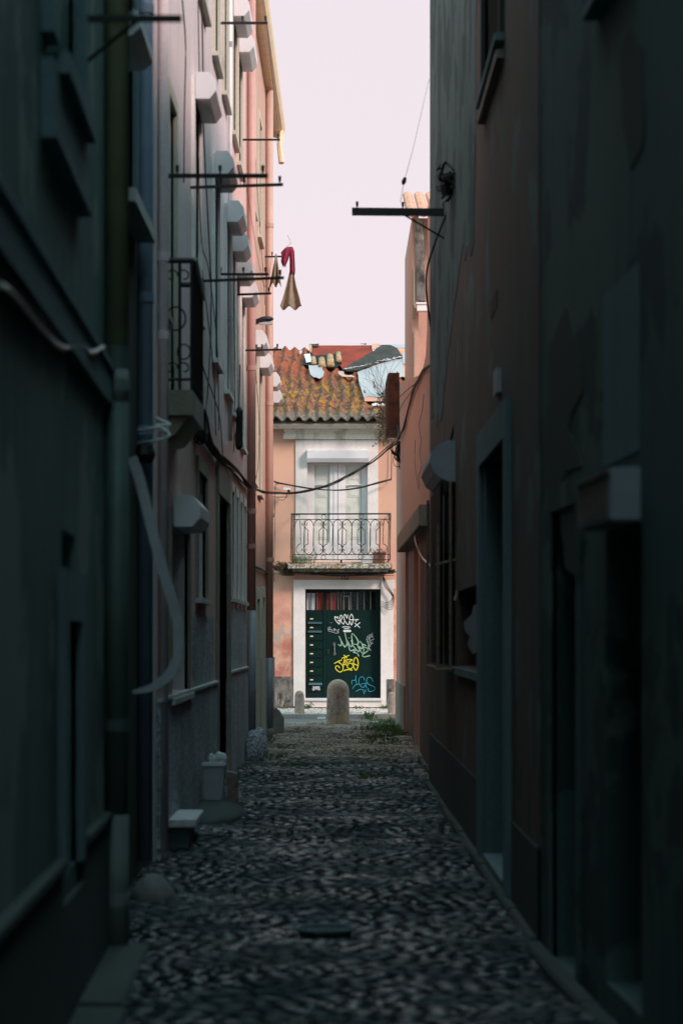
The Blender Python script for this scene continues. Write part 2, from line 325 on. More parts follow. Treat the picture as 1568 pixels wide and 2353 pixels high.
# alley bed and cobbles
def und(x,y): return .018*math.sin(x*3.1+y*1.3)+.016*math.sin(y*2.3-x*1.7)
g=MB(); NXb,NYb=26,400
for i in range(NXb+1):
    for j in range(NYb+1):
        x=-2.6+5.2*i/NXb; y=-14+58.9*j/NYb; g.v.append((x,y,und(x,y)+.0015+rnd.uniform(-.004,.004)))
for i in range(NXb):
    for j in range(NYb): k=i*(NYb+1)+j; g.f.append((k,k+NYb+1,k+NYb+2,k+1))
tag(g.build('alley_bed',M['bed'],smooth=True),None,kind='structure')
def leftX(Y): return L0.X(Y) if Y<12.1 else (-1.32 if Y<16.8 else LW.X(Y))
def rightX(Y): return R0.X(Y) if Y<12.1 else (R1.X(Y) if Y<25.5 else R2.X(Y))
import array
verts=[];faces=[];tone=[]
Y=6.0; row=0
NO=8
while Y<44.6:
    far=max(0,min(1,(Y-30.5)/1.5)); rh=rnd.uniform(.048,.075)*(1-.15*far); X=leftX(Y)-.05-rnd.random()*.1; xe=rightX(Y)+.05
    if Y>41.4: X=-2.0
    if Y>43.2: xe=2.0
    while X<xe:
        w=rnd.uniform(.07,.15)*(1-.3*far)
        sparse = (Y>31 and rnd.random()<.3)
        if not sparse:
            cx=X+w/2; cy=Y+rh/2+rnd.uniform(-.012,.012); flat=1 if Y<31 else .45
            hh=(rnd.uniform(.005,.014)*flat)+und(cx,cy); tx=rnd.gauss(0,.035)*flat; ty=rnd.gauss(0,.075)*flat; t=max(0,min(1,rnd.gauss(.42,.26)))
            rx=w/2-.003; ry=rh/2-.0035; n=len(verts); ph=rnd.random()*.2-.1
            for (s_,zz) in ((1.0,-.05),(.985,-.003),(.88,.004)):
                for j in range(NO):
                    a=2*math.pi*(j+.5)/NO+ph; ca=math.cos(a); sa=math.sin(a)
                    q=1/((abs(ca)**3.2+abs(sa)**3.2)**(1/3.2))
                    dx=ca*q*rx*s_; dy=sa*q*ry*s_
                    z=hh+zz+(dx*tx+dy*ty if zz>-.04 else 0)
                    verts.append((cx+dx,cy+dy,z)); tone.append(t)
            verts.append((cx,cy,hh+.007)); tone.append(t)
            for L in (0,1):
                for j in range(NO): k=(j+1)%NO; faces.append((n+L*NO+j,n+L*NO+k,n+(L+1)*NO+k,n+(L+1)*NO+j))
            for j in range(NO): faces.append((n+2*NO+j,n+2*NO+(j+1)%NO,n+3*NO))
        X+=w
    Y+=rh
me=bpy.data.meshes.new('cobblestones'); me.from_pydata(verts,[],faces); at=me.attributes.new('tone','FLOAT','POINT'); at.data.foreach_set('value',tone)
for p in me.polygons: p.use_smooth=True
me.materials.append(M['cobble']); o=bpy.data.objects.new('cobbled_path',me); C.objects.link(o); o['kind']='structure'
# cross street and the far pavement
g=MB(); g.box(-40,40,44.9,47.3,-.13,-.03); tag(g.build('road',M['asphalt']),None,kind='structure')
g=MB(); x=-9.0
while x<9:
    w=rnd.uniform(.8,1.15); g.box(x+.006,x+w-.006,47.3,47.58+rnd.uniform(-.01,.01),-.13,.055+rnd.uniform(-.006,.006)); x+=w
tag(g.build('kerb',M['kerb'],bevel=.012),None,kind='structure')
g=MB(); g.box(-40,40,47.58,50.02,-.13,.03); tag(g.build('pavement',M['earth']),None,kind='structure')
verts=[];faces=[];tone=[]; Y=47.6
while Y<49.98:
    X=-2.6
    while X<2.6:
        w=rnd.uniform(.05,.085)
        if rnd.random()<.9:
            n=len(verts); t=min(1,max(0,rnd.gauss(.75,.25))); h=.04+.05*(Y-47.6)/2.4+rnd.uniform(0,.012)
            for s_,zz in ((1,-.05),(.97,0),(.75,.006)):
                for dx,dy in ((-1,-1),(1,-1),(1,1),(-1,1)): verts.append((X+w/2+dx*(w/2-.004)*s_,Y+.035+dy*.031*s_,h+zz)); tone.append(t)
            for L in (0,1):
                for j in range(4): k=(j+1)%4; faces.append((n+L*4+j,n+L*4+k,n+L*4+4+k,n+L*4+4+j))
            faces.append((n+8,n+9,n+10,n+11))
        X+=w
    Y+=.07
me=bpy.data.meshes.new('setts'); me.from_pydata(verts,[],faces); at=me.attributes.new('tone','FLOAT','POINT'); at.data.foreach_set('value',tone)
def sett_mat():
    m,nt,b=newmat('limestone_setts'); a=nd(nt,'ShaderNodeAttribute'); a.attribute_name='tone'; c=mix(nt,a.outputs['Fac'],(.10,.085,.07),(.62,.60,.57)); nt.links.new(c,b.inputs['Base Color']); b.inputs['Roughness'].default_value=.7; return m
me.materials.append(sett_mat()); o=bpy.data.objects.new('pavement_setts',me); C.objects.link(o); o['kind']='structure'
# smooth cement strips along the feet of the near walls
g=MB()
for fc,a,b,w,h in ((L0,-8,12.1,.26,.02),(R0,-8,12.1,.10,.03),(R1,12.1,25.4,.06,.05)):
    n=10
    for i in range(n):
        u=a+(b-a)*i/n; v=a+(b-a)*(i+1)/n-.01; g.fbox(fc,u,v,-.1,h+rnd.uniform(-.01,.01),0,w*rnd.uniform(.8,1.1))
tag(g.build('cement_gutter_strip',M['cement'],bevel=.01),None,kind='structure')

# =================================================================== LEFT ROW
# --- L0: nearest grey-green house
b0=thing('grey_house','grey-green plastered house nearest on the left with pale band and green drainpipe','house')
hs=[(9.0,10.15,3.75,5.6,.3),(9.62,10.28,.6,1.62,.2),(9.6,10.25,1.68,1.98,.2),(5.0,6.0,.9,2.2,.2)]
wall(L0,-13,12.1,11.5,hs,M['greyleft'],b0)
w=window(L0,hs[0],b0,sur='greystone',sw=.24,proud=.05,sill=False,frame='greystone')
m=MB(); m.fbox(L0,8.76,10.39,3.40,3.655,-.02,.045); m.fbox(L0,8.74,10.41,3.36,3.40,-.02,.06); m.build('sill',M['greystone'],w)
m=MB(); m.fbox(L0,9.0,10.3,3.655,3.73,0,.085); m.build('ledge',M['greystone'],w)
window(L0,hs[1],b0,sur='greystone',sw=.20,proud=.03,sill=False,frame='greystone',pane='door_black',name='side_door',rails=0)
window(L0,hs[2],b0,sill=False,frame='greystone',pane='door_black',name='transom_window',rails=0)
window(L0,hs[3],b0,sur='greystone',sill=True,frame='greystone')
m=MB(); m.fbox(L0,-8,12.1,2.70,2.86,-.02,.04); m.fbox(L0,-8,12.1,2.86,2.89,-.02,.055); m.build('string_course',M['greystone'],b0,label='pale horizontal band along the wall')
m=MB(); m.fbox(L0,-8,9.4,-.05,.66,-.02,.025); m.fbox(L0,10.5,12.1,-.05,.66,-.02,.025);m.fbox(L0,9.4,10.5,-.05,.5,-.02,.025); m.fbox(L0,-8,9.4,.66,.69,-.02,.045); m.fbox(L0,10.5,12.1,.66,.69,-.02,.045); m.build('plinth',M['cement'],b0)
# --- recessed dark house behind the pipes
br=thing('recessed_dark_house','narrow dark brown house front set back between green and blue drainpipes','house')
hs=[(14.2,15.3,4.15,5.9,.25),(13.4,14.6,.3,2.3,.25)]
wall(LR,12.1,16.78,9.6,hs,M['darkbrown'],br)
w=window(LR,hs[0],br,sur='greystone',frame='greystone'); 
m=MB(); m.fbox(LR,14.0,15.5,4.08,4.16,-.02,.13); m.build('sill',M['cap'],w)
window(LR,hs[1],br,frame='greystone',pane='door_black',sill=False,name='door')
Yn,zn=LR.yz(315,160)
shutter_box(LR,13.5,14.35,5.08,br,.17,.17)
# --- L2 pale pink building
b2=thing('pink_house','long pale pink house on the left with shutter boxes and grey speckled plinth','house')
LWs={}
def Yl(px): return LW.Y(px)
ground=[(18.0,20.0,1.12,2.40,.22),(21.15,22.4,1.92,3.02,.18),(24.4,26.2,.02,3.0,.30),(27.05,27.6,2.02,3.2,.15),(28.1,28.6,2.02,3.2,.15),(29.1,29.6,2.02,3.2,.15),(30.1,30.6,2.02,3.2,.15)]
mid=[]; boxes=[]
for px,py,ln in ((440,165,1.0),(487,346,1.0),(515,460,.92),(528,530,.8),(538,588,.85),(550,640,.9)):
    Y,z=LW.yz(px,py); boxes.append((Y,Y+ln,z)); 
for (Y,Ye,z) in boxes: mid.append((Y+.08,Ye-.08,z-2.0,z-.12,.2))
top=[]; tb=[]
for px,py,ln in ((530,-10,1.0),(543,75,1.0)):
    Y,z=LW.yz(px,py); tb.append((Y,Y+ln,z)); top.append((Y+.08,Y+ln-.08,z-1.5,z-.12,.2))
bal=(17.75,18.5,3.36,5.55,.2)
extra=[(19.2,20.0,7.3,9.2,.2),(21.6,22.4,7.3,9.2,.2),(23.7,24.5,7.3,9.2,.2),(25.4,26.2,7.3,9.2,.2),(17.1,17.6,3.9,5.4,.2)]
wall(LW,16.78,30.98,10.3,ground+mid+top+extra+[bal],M['lilac'],b2,name='upper_wall')
for i,h in enumerate(mid): window(LW,h,b2,sur='stone',sw=.09,proud=.03,box=boxes[i])
for i,h in enumerate(top): window(LW,h,b2,sur='beige',sw=.09,box=tb[i])
for h in extra: window(LW,h,b2,sur='beige',sw=.08)
# ground floor: rose paint as a 6 mm coat with its own openings
def coat(fc,Y0,Y1,z0,z1,holes,mat,parent,name,t=.006,label=None):
    m=MB(); ys=sorted({Y0,Y1,*[min(max(v,Y0),Y1) for h in holes for v in h[:2]]}); zs=sorted({z0,z1,*[min(max(v,z0),z1) for h in holes for v in h[2:4]]})
    for i in range(len(ys)-1):
        for j in range(len(zs)-1):
            y=(ys[i]+ys[i+1])/2; z=(zs[j]+zs[j+1])/2
            if not any(h[0]<y<h[1] and h[2]<z<h[3] for h in holes): m.fbox(fc,ys[i],ys[i+1],zs[j],zs[j+1],-.003,t)
    return m.build(name,mat,parent,label=label)
coat(LW,16.9,30.98,1.1,3.62,ground+[bal],M['rose'],b2,'ground_floor_wall',label='darker rose-pink ground floor')
coat(LW,26.6,30.98,3.62,10.2,mid+top+extra,M['rose'],b2,'far_wall',t=.005,label='rosier far stretch of the upper wall')
g2=ground
coat(LW,16.9,24.05,-.05,1.1,g2,M['granite'],b2,'plinth',t=.03); 
coat(LW,26.35,30.98,-.05,1.16,g2,M['granite'],b2,'plinth',t=.03)
coat(LW,20.6,23.6,1.12,1.75,g2,M['granite'],b2,'speckled_panel',t=.012); coat(LW,26.4,30.9,1.18,1.9,g2,M['granite'],b2,'speckled_panel',t=.012)
m=MB(); m.fbox(LW,16.9,24.05,1.1,1.125,-.003,.045); m.fbox(LW,26.35,30.98,1.16,1.185,-.003,.045); m.build('plinth_cap',M['cap'],b2)
w=window(LW,ground[0],b2,sur='oldstone',sw=.10,pane='door_black',frame='iron',sillm='cap'); shutter_box(LW,18.1,19.3,2.62,w,.20,.24)
window(LW,ground[1],b2,sur='oldstone',sw=.12,pane='glass',frame='iron',sillm='cap')
w=window(LW,ground[2],b2,sur=None,sill=False,pane='door_black',frame='door_brown',name='door')
m=MB(); m.fbox(LW,26.2,26.38,-.02,3.0,-.28,.05); m.fbox(LW,24.1,24.4,-.02,3.0,-.02,.03); m.fbox(LW,24.1,26.38,3.0,3.32,-.02,.04); m.build('surround',M['oldstone'],w)
for h in ground[3:]:
    w=window(LW,h,b2,sur='stone',sw=.10,proud=.025,frame='iron',rails=0,sillm='cap')
w=window(LW,bal,b2,sur='beige',sw=.10,sill=False,frame='greystone',name='balcony_door')
# small iron balcony
bs=MB(); bs.fbox(LW,17.45,18.75,3.16,3.34,-.02,.215); bs.prism([LW.pt(17.5,3.16,0),LW.pt(17.5,3.16,.19),LW.pt(17.5,3.02,.08),LW.pt(17.5,3.0,0)],(0,1.2,0))
bo=bs.build('balcony_slab',M['oldstone'],b2)
m=MB()
d=.205
m.tube([LW.pt(17.5,4.28,0),LW.pt(17.5,4.28,d)],.022,6); m.tube([LW.pt(17.5,4.28,d),LW.pt(18.7,4.28,d)],.022,6); m.tube([LW.pt(18.7,4.28,d),LW.pt(18.7,4.28,0)],.022,6)
m.tube([LW.pt(17.5,3.42,0),LW.pt(17.5,3.42,d)],.012,6); m.tube([LW.pt(17.5,3.42,d),LW.pt(18.7,3.42,d)],.012,6)
for k in range(13): m.tube([LW.pt(17.5+k*.1,3.34,d),LW.pt(17.5+k*.1,4.28,d)],.011,6)
m.tube([LW.pt(17.5,3.34,.12),LW.pt(17.5,4.28,.12)],.012,6)
def ring(c,r,n=18): return [LW.pt(17.5,c[1]+r*math.sin(2*math.pi*i/n),c[0]+r*.85*math.cos(2*math.pi*i/n)) for i in range(n)]
m.tube(ring((.09,3.86),.085),.007,5,closed=True); m.tube(ring((.15,3.62),.055),.006,5,closed=True)
for (cx,cz,s_,f_) in ((.06,4.17,.05,1),(.15,4.17,.05,-1),(.06,3.5,.05,1),(.15,3.5,.05,-1)):
    m.tube(spline([LW.pt(17.5,cz+s_*math.sin(t)*(1-t/9),cx+f_*s_*math.cos(t)*(1-t/9)) for t in [i*.7 for i in range(8)]],3),.006,5)
for k in range(6):
    for zz in (3.62,3.9,4.1): m.tube(spline([LW.pt(17.6+k*.2+.05*math.cos(t),zz+.06*math.sin(t),d) for t in [i*.8 for i in range(8)]],2),.006,5)
m.build('balcony_railing',M['iron'],b2)
# --- L3 salmon building
b3=thing('salmon_house','salmon house at the far left end of the alley with cream door frames','house')
g3=[(33.6,34.5,.02,2.1,.2),(35.7,36.6,.02,2.15,.2),(39.4,40.2,.9,2.2,.15)]
bx3=[]; m3=[]
for px,py,ln in ((577,758,1.1),(591,808,1.1),(613,855,.75),(617,889,.8)):
    Y,z=LW.yz(px,py)
    if len(bx3)==3: Y=39.75
    bx3.append((Y,Y+ln,z)); m3.append((Y+.06,Y+ln-.06,z-2.0,z-.12,.18))
t3=[(32.6,33.5,7.4,9.1,.2),(35.0,35.9,7.4,9.1,.2),(38.4,39.3,7.4,9.1,.2)]
wall(LW,31.0,41.7,10.3,g3+m3+t3,M['salmon'],b3)
for i,h in enumerate(m3): window(LW,h,b3,sur='beige',sw=.07,box=bx3[i])
for h in t3: window(LW,h,b3,sur='beige',sw=.08)
for h in g3[:2]: 
    w=window(LW,h,b3,sur='beige',sw=.16,proud=.05,sill=False,pane='door_brown',frame='door_brown',name='door')
window(LW,g3[2],b3,sur='beige',sw=.1)
coat(LW,31.0,33.4,-.05,1.15,g3,M['granite'],b3,'plinth',t=.03); coat(LW,34.7,35.5,-.05,1.25,g3,M['granite'],b3,'plinth',t=.03); coat(LW,36.8,41.7,-.05,1.22,g3,M['granite'],b3,'plinth',t=.03)
# eaves gutter over both far houses
gt=thing('eaves_gutter','long eaves gutter along the top of the left row, tinted golden as if sunlit','gutter')
m=MB()
prof=[(0,.0),(.10,-.02),(.17,.02),(.20,.10),(.21,.20),(.19,.20),(.17,.11),(.15,.04),(.02,.02),(0,.12)]
m.prism([LW.pt(26.5,10.2+z,d) for d,z in prof],(LW.b*15.3,15.3,0)); m.build('trough',M['gold'],gt)
m=MB(); m.fbox(LW,26.5,41.8,10.30,10.42,-.5,.13); m.build('eaves_board',M['gold'],gt)
m=MB(); m.tube([LW.pt(41.3,10.2,.15),LW.pt(41.2,9.95,.13),LW.pt(41.1,9.62,.16)],.05,8); m.build('spout',M['gold'],gt)
for o_ in (b2,):
    m=MB(); m.fbox(LW,16.78,30.98,10.3,10.55,-4.1,.04); m.build('roof_edge',M['terra'],o_)

# =================================================================== RIGHT ROW
c1=thing('dark_plaster_house','dark grey peeling house nearest on the right with small white shutter box','house')
hr=[(8.95,9.85,.15,1.97,.2),(10.7,11.6,.02,2.15,.25),(9.2,10.0,4.2,5.6,.2)]
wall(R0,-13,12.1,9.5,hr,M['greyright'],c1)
w=window(R0,hr[0],c1,sur=None,sill=False,frame='iron'); m=MB(); m.fbox(R0,8.98,9.88,1.985,2.185,-.01,.112); gb=m.build('ventilation_box',M['pvc_grey'],w,bevel=.008)
m=MB()
for k in range(9): m.fbox(R0,9.06+k*.09,9.10+k*.09,2.01,2.16,.112,.118)
m.fbox(R0,9.0,9.86,2.165,2.18,.112,.122); m.build('grille',M['rustbar'],gb)
w=window(R0,hr[1],c1,sur='greyright',sw=.12,proud=.012,sill=False,frame='door_black',pane='door_black',name='door')
window(R0,hr[2],c1,sur='greystone',frame='iron')
m=MB(); m.fbox(R0,9.0,9.9,2.25,2.95,-.003,.006); m.build('plaster_patch',M['greystone'],c1,label='pale smooth plaster patch above the shutter box')
def r0p(px,py,d=.004): return Vector(R0.pt(*R0.yz(px,py),d))
for pl in ([(1262,800),(1278,760),(1300,700),(1322,770),(1335,830),(1340,900),(1315,940),(1306,985),(1322,1030),(1338,1070),(1300,1085),(1286,1120),(1262,1145),(1252,1010),(1258,880)],[(1370,905),(1400,880),(1420,885),(1410,910),(1385,925)],[(1285,1120),(1330,1090),(1345,1240),(1330,1330),(1296,1300)],[(1420,120),(1450,60),(1475,110),(1480,330),(1450,390),(1430,300)]):
    q=[]
    for i,a in enumerate(pl):
        b_=pl[(i+1)%len(pl)]
        for k in range(4): q.append((a[0]+(b_[0]-a[0])*k/4+rnd.uniform(-3,3),a[1]+(b_[1]-a[1])*k/4+rnd.uniform(-6,6)))
    m=MB(); m.prism([r0p(x,y,-.002) for x,y in q],(-.006,0,0)); m.build('bare_patch',M['darkbrown'],c1,label='dark patch where the plaster has fallen')
c2=thing('brown_house','tall dark reddish-brown house on the right with grey stone door frame and broken window','house')
hr=[(14.15,16.5,.02,2.72,.30),(16.65,19.85,1.32,1.93,.22),(20.5,22.6,5.6,8.4,.25),(14.6,16.3,5.2,6.8,.2),(20.35,22.3,1.3,2.86,.2)]
wall(R1,12.1,20.0,7.7,[hr[0],hr[1],hr[3]],M['brick_red'],c2,rev=.25)
wall(R1,20.003,25.5,8.6,[hr[2],hr[4]],M['brick_red'],c2,rev=.25)
w=window(R1,hr[0],c2,sur='greystone',sw=.22,proud=.035,sill=False,frame='greystone',pane='door_black',name='door')
m=MB(); m.fbox(R1,16.3,16.49,.03,2.70,-.27,-.001); m.fbox(R1,14.15,16.3,-.05,.10,-.28,.02); m.build('door_jamb',M['greystone'],w)
w=window(R1,hr[1],c2,sill=False,frame='door_black',pane='door_black',name='broken_window',rails=0)
def rq(px,py,d=.005):
    Y,z=R1.yz(px,py); return Vector(R1.pt(Y,z,d))
poly=[(1108,1392),(1098,1402),(1092,1385),(1080,1392),(1076,1412),(1058,1430),(1062,1450),(1072,1462),(1066,1480),(1078,1502),(1092,1495),(1108,1488)]
m=MB(); m.prism([rq(x,y,-.02) for x,y in poly],(.006,0,0)); m.build('torn_sheet',M['torn'],w,label='pale blue torn plastic sheet covering part of the hole')
window(R1,hr[2],c2,sill=False,frame='iron',pane='door_black')
w=window(R1,hr[3],c2,sur='darkbrown',proud=.03,sw=.08,sill=True,frame='iron',sillm='greystone')
m=MB(); m.fbox(R1,14.5,16.4,5.03,5.08,-.02,.05); m.build('lower_sill',M['rustbar'],w)
w=window(R1,hr[4],c2,sill=False,frame='iron',pane='door_black',name='shuttered_window')
m=MB(); prof=[(0,0),(.05,0),(.12,.03),(.18,.08),(.22,.17),(.20,.26),(.14,.32),(.07,.35),(0,.35)]
m.prism([R1.pt(20.2,2.85+z,d_) for d_,z in prof],(-.0041*1.9,1.9,0)); m.build('shutter_box',M['pvc_grey'],w,bevel=.006)
m=MB()
for d_,z0,z1,r_ in ((.045,1.27,2.85,.014),(.15,1.30,2.5,.012)): m.tube([R1.pt(20.15,z0,d_),R1.pt(20.15,z1,d_)],r_,6)
m.tube([R1.pt(20.15,1.30,0),R1.pt(20.15,1.28,.17)],.014,6); m.tube([R1.pt(20.15,2.2,.0),R1.pt(20.15,2.16,.17)],.012,6)
m.tube([R1.pt(20.15,1.30,.16),R1.pt(22.0,1.30,.16)],.012,6); m.tube([R1.pt(22.0,1.3,.16),R1.pt(22.0,2.8,.16)],.012,6)
m.tube([R1.pt(19.9,1.85,.02),R1.pt(20.0,2.0,-.03)],.02,6); m.build('shutter_frame',M['rustbar'],w)
m=MB(); m.fbox(R1,20.3,22.2,1.33,2.84,.10,.125); m.build('shutter_leaf',M['door_black'],w)
m=MB(); m.fbox(R1,15.1,15.7,3.62,3.73,-.02,.004); m.build('vent_slot',M['door_black'],c2); m=MB(); m.fbox(R1,14.75,15.05,3.05,3.2,-.02,.03); m.build('small_plaque',M['plastic'],c2)
m=MB(); m.fbox(R1,16.6,19.9,1.25,1.31,-.02,.03); m.build('sill',M['greystone'],c2)
m=MB(); m.fbox(R1,12.1,13.8,-.05,.5,-.02,.01); m.fbox(R1,16.8,25.45,-.05,.55,-.02,.012); m.build('plinth',M['darkbrown'],c2)
jl=lambda P_:[(a[0]+(b_[0]-a[0])*k/7+(rnd.uniform(-.12,.12) if k else 0),a[1]+(b_[1]-a[1])*k/7+(rnd.uniform(-.09,.09) if k else 0)) for a,b_ in zip(P_,P_[1:]) for k in range(7)]
m=MB(); m.prism([R1.pt(min(Y,25.45),z,-.003) for Y,z in jl([(17.2,6.5),(17.6,4.4),(19.2,4.6),(20.9,4.2),(22.9,3.6),(24.9,3.8),(25.4,5.2)])+[(25.4,5.2),(25.4,8.5),(20.1,8.5),(20.02,6.9)]],(-.007,0,0)); m.build('grey_render_patch',M['greyright'],c2,label='large grey patch of render high on the wall')
# low salmon building
c3=thing('low_salmon_house','low salmon house at the far right with concrete door canopy','house')
tp=[(43.3,6.05),(41.7,5.96),(37,5.5),(32.9,5.12),(31.4,5.06),(30.6,5.12),(30.2,5.4),(30.05,6.0),(30.0,6.9),(25.52,6.9)]
ho=[(34.75,38.4,0,2.92,.07),(32.3,34.7,0,2.92,.35)]
m=MB(); ys=sorted({t[0] for t in tp}|{34.75,38.4,32.3,34.7})
def ztop(Y):
    for (a,za),(b_,zb_) in zip(tp,tp[1:]):
        if b_<=Y<=a: return zb_+(za-zb_)*(Y-b_)/(a-b_) if a>b_ else za
    return tp[-1][1]
p=R2.pt
for a,b_ in zip(ys,ys[1:]):
    mid_=(a+b_)/2; zb_=2.92 if any(h[0]<=mid_<=h[1] for h in ho) else -.05
    m.quad(p(a,zb_),p(b_,zb_),p(b_,ztop(b_-1e-6)),p(a,ztop(a+1e-6))); m.quad(p(a,ztop(a+1e-6)),p(b_,ztop(b_-1e-6)),p(b_,ztop(b_-1e-6),-.10),p(a,ztop(a+1e-6),-.10))
    m.quad(p(a,2.0,-.10),p(b_,2.0,-.10),p(b_,ztop(b_-1e-6),-.10),p(a,ztop(a+1e-6),-.10))
for a,b_,z0,z1,r_ in ho:
    m.quad(p(a,z0,0),p(a,z0,-r_),p(a,z1,-r_),p(a,z1,0)); m.quad(p(b_,z0,0),p(b_,z0,-r_),p(b_,z1,-r_),p(b_,z1,0)); m.quad(p(a,z1,0),p(b_,z1,0),p(b_,z1,-r_),p(a,z1,-r_))
m.quad(p(43.3,-.05,0),p(43.3,-.05,-.10),p(43.3,6.05,-.10),p(43.3,6.05,0)); 
m.build('wall',M['salmon'],c3)
m=MB(); m.box(1.1,3.2,25.6,37.4,-.05,4.6); m.box(1.1,3.2,37.4,43.2,-.05,3.0); m.build('rear_block',M['salmon'],c3)
def slats(m,fc,a,b,z0,z1,d0,d1,step):
    Y=a
    while Y<b-.01: m.fbox(fc,Y,min(Y+step-.015,b),z0,z1,d0,d1); Y+=step
m=MB(); slats(m,R2,34.75,38.4,.02,2.9,-.07,-.045,.3); m.build('door',M['door_brown'],c3,label='brown boarded door')
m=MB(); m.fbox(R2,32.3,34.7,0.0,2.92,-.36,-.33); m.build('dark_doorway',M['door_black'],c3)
m=MB(); m.prism([R2.pt(29.2,2.90,-.0),R2.pt(29.2,2.90,.14),R2.pt(29.2,3.16,.14),R2.pt(29.2,3.16,0)],(R2.b*9.0,9.0,0)); m.build('canopy',M['oldstone'],c3,bevel=.01)
m=MB(); m.fbox(R2,38.5,43.3,-.05,.78,-.02,.02); m.build('plinth',M['oldstone'],c3)
m=MB(); m.fbox(R2,25.55,32.2,-.05,2.88,-.02,.01); m.build('plinth',M['brick_red'],c3)  # dark coat carried above plinth height, painted to offset sun bounce here
m=MB()
for i in range(10): m.fbox(R2,41.5+.18*i,41.5+.18*i+.1,5.13,6.1,.0,.20 if i%2 else .185); m.fbox(R2,41.6+.18*i,41.68+.18*i,5.13,6.09,.0,.17)
m.build('rusty_overhang',M['rust'],c3,label='rusty corrugated metal overhang at the far corner')
# tall orange gable behind
c4=thing('orange_gable_house','taller orange house rising behind the low salmon wall, with grey slate strip','house')
m=MB(); m.box(1.12,1.22,38.3,42.8,-.05,8.25); m.box(1.22,6,38.6,42.8,-.05,8.25); m.build('wall',M['salmon'],c4)
m=MB(); m.prism([P(949,503,38.25),P(972,503,38.25),P(976,690,38.25),P(957,690,38.25),P(956,600,38.25)],(0,.30,0)); m.build('slate_strip',M['plinth'],c4)
m=MB()
x=1.10
while x<3.5: m.tube([(x,38.0,8.22),(x,40.4,8.95)],.085,8,flat=(1,.7)); x+=.19
m.build('roof_tiles',M['mem_peach'],c4)
m=MB(); m.box(P(957,0,38.1).x,1.6,38.02,38.24,EYE+(HY-715)*38.1/F,EYE+(HY-698)*38.1/F); m.box(P(955,0,38.1).x,1.6,38.0,38.25,EYE+(HY-700)*38.1/F,EYE+(HY-696)*38.1/F); m.build('gutter',M['white'],c4)
m=MB()
for z0,z1 in ((4.2,5.2),(5.5,6.4),(6.6,7.4)): m.box(1.135,1.155,38.22,38.298,z0,z1)
m.build('timber_battens',M['oldstone'],c4)

# =================================================================== END HOUSE
EY=50.0; S=F/EY
def ex(px): return (px-CX)/S
def ez(py): return EYE+(HY-py)/S
eh=thing('tiled_roof_house','peach house closing the alley with mossy tiled roof, balcony and green street door','house')
HX=[(ex(706),ex(844),ez(1290),ez(1063)),(ex(701),ex(874),ez(1608),ez(1353))]
m=MB(); xs=sorted({-3.4,3.4,*[h[0] for h in HX],*[h[1] for h in HX]}); zs=sorted({-.05,5.9,*[h[2] for h in HX],*[h[3] for h in HX]})
for i in range(len(xs)-1):
    for j in range(len(zs)-1):
        x=(xs[i]+xs[i+1])/2; z=(zs[j]+zs[j+1])/2
        if not any(h[0]<x<h[1] and h[2]<z<h[3] for h in HX): m.quad((xs[i],EY,zs[j]),(xs[i+1],EY,zs[j]),(xs[i+1],EY,zs[j+1]),(xs[i],EY,zs[j+1]))
for a,b_,z0,z1 in HX:
    r=.30; m.quad((a,EY,z0),(a,EY+r,z0),(a,EY+r,z1),(a,EY,z1)); m.quad((b_,EY,z0),(b_,EY+r,z0),(b_,EY+r,z1),(b_,EY,z1)); m.quad((a,EY,z1),(b_,EY,z1),(b_,EY+r,z1),(a,EY+r,z1)); m.quad((a,EY,z0),(b_,EY,z0),(b_,EY+r,z0),(a,EY+r,z0)); m.quad((a,EY+r,z0),(b_,EY+r,z0),(b_,EY+r,z1),(a,EY+r,z1))
m.quad((-3.4,EY,-.05),(-3.4,58,-.05),(-3.4,58,5.9),(-3.4,EY,5.9)); m.quad((3.4,EY,-.05),(3.4,58,-.05),(3.4,58,5.9),(3.4,EY,5.9)); m.quad((-3.4,58,-.05),(3.4,58,-.05),(3.4,58,5.9),(-3.4,58,5.9)); m.quad((-3.4,EY,5.9),(3.4,EY,5.9),(3.4,58,5.9),(-3.4,58,5.9))
for sx in (-3.4,3.4): m.v+= [(sx,EY,5.9),(sx,58,5.9),(sx,54,7.9)]; n=len(m.v); m.f.append((n-3,n-2,n-1))
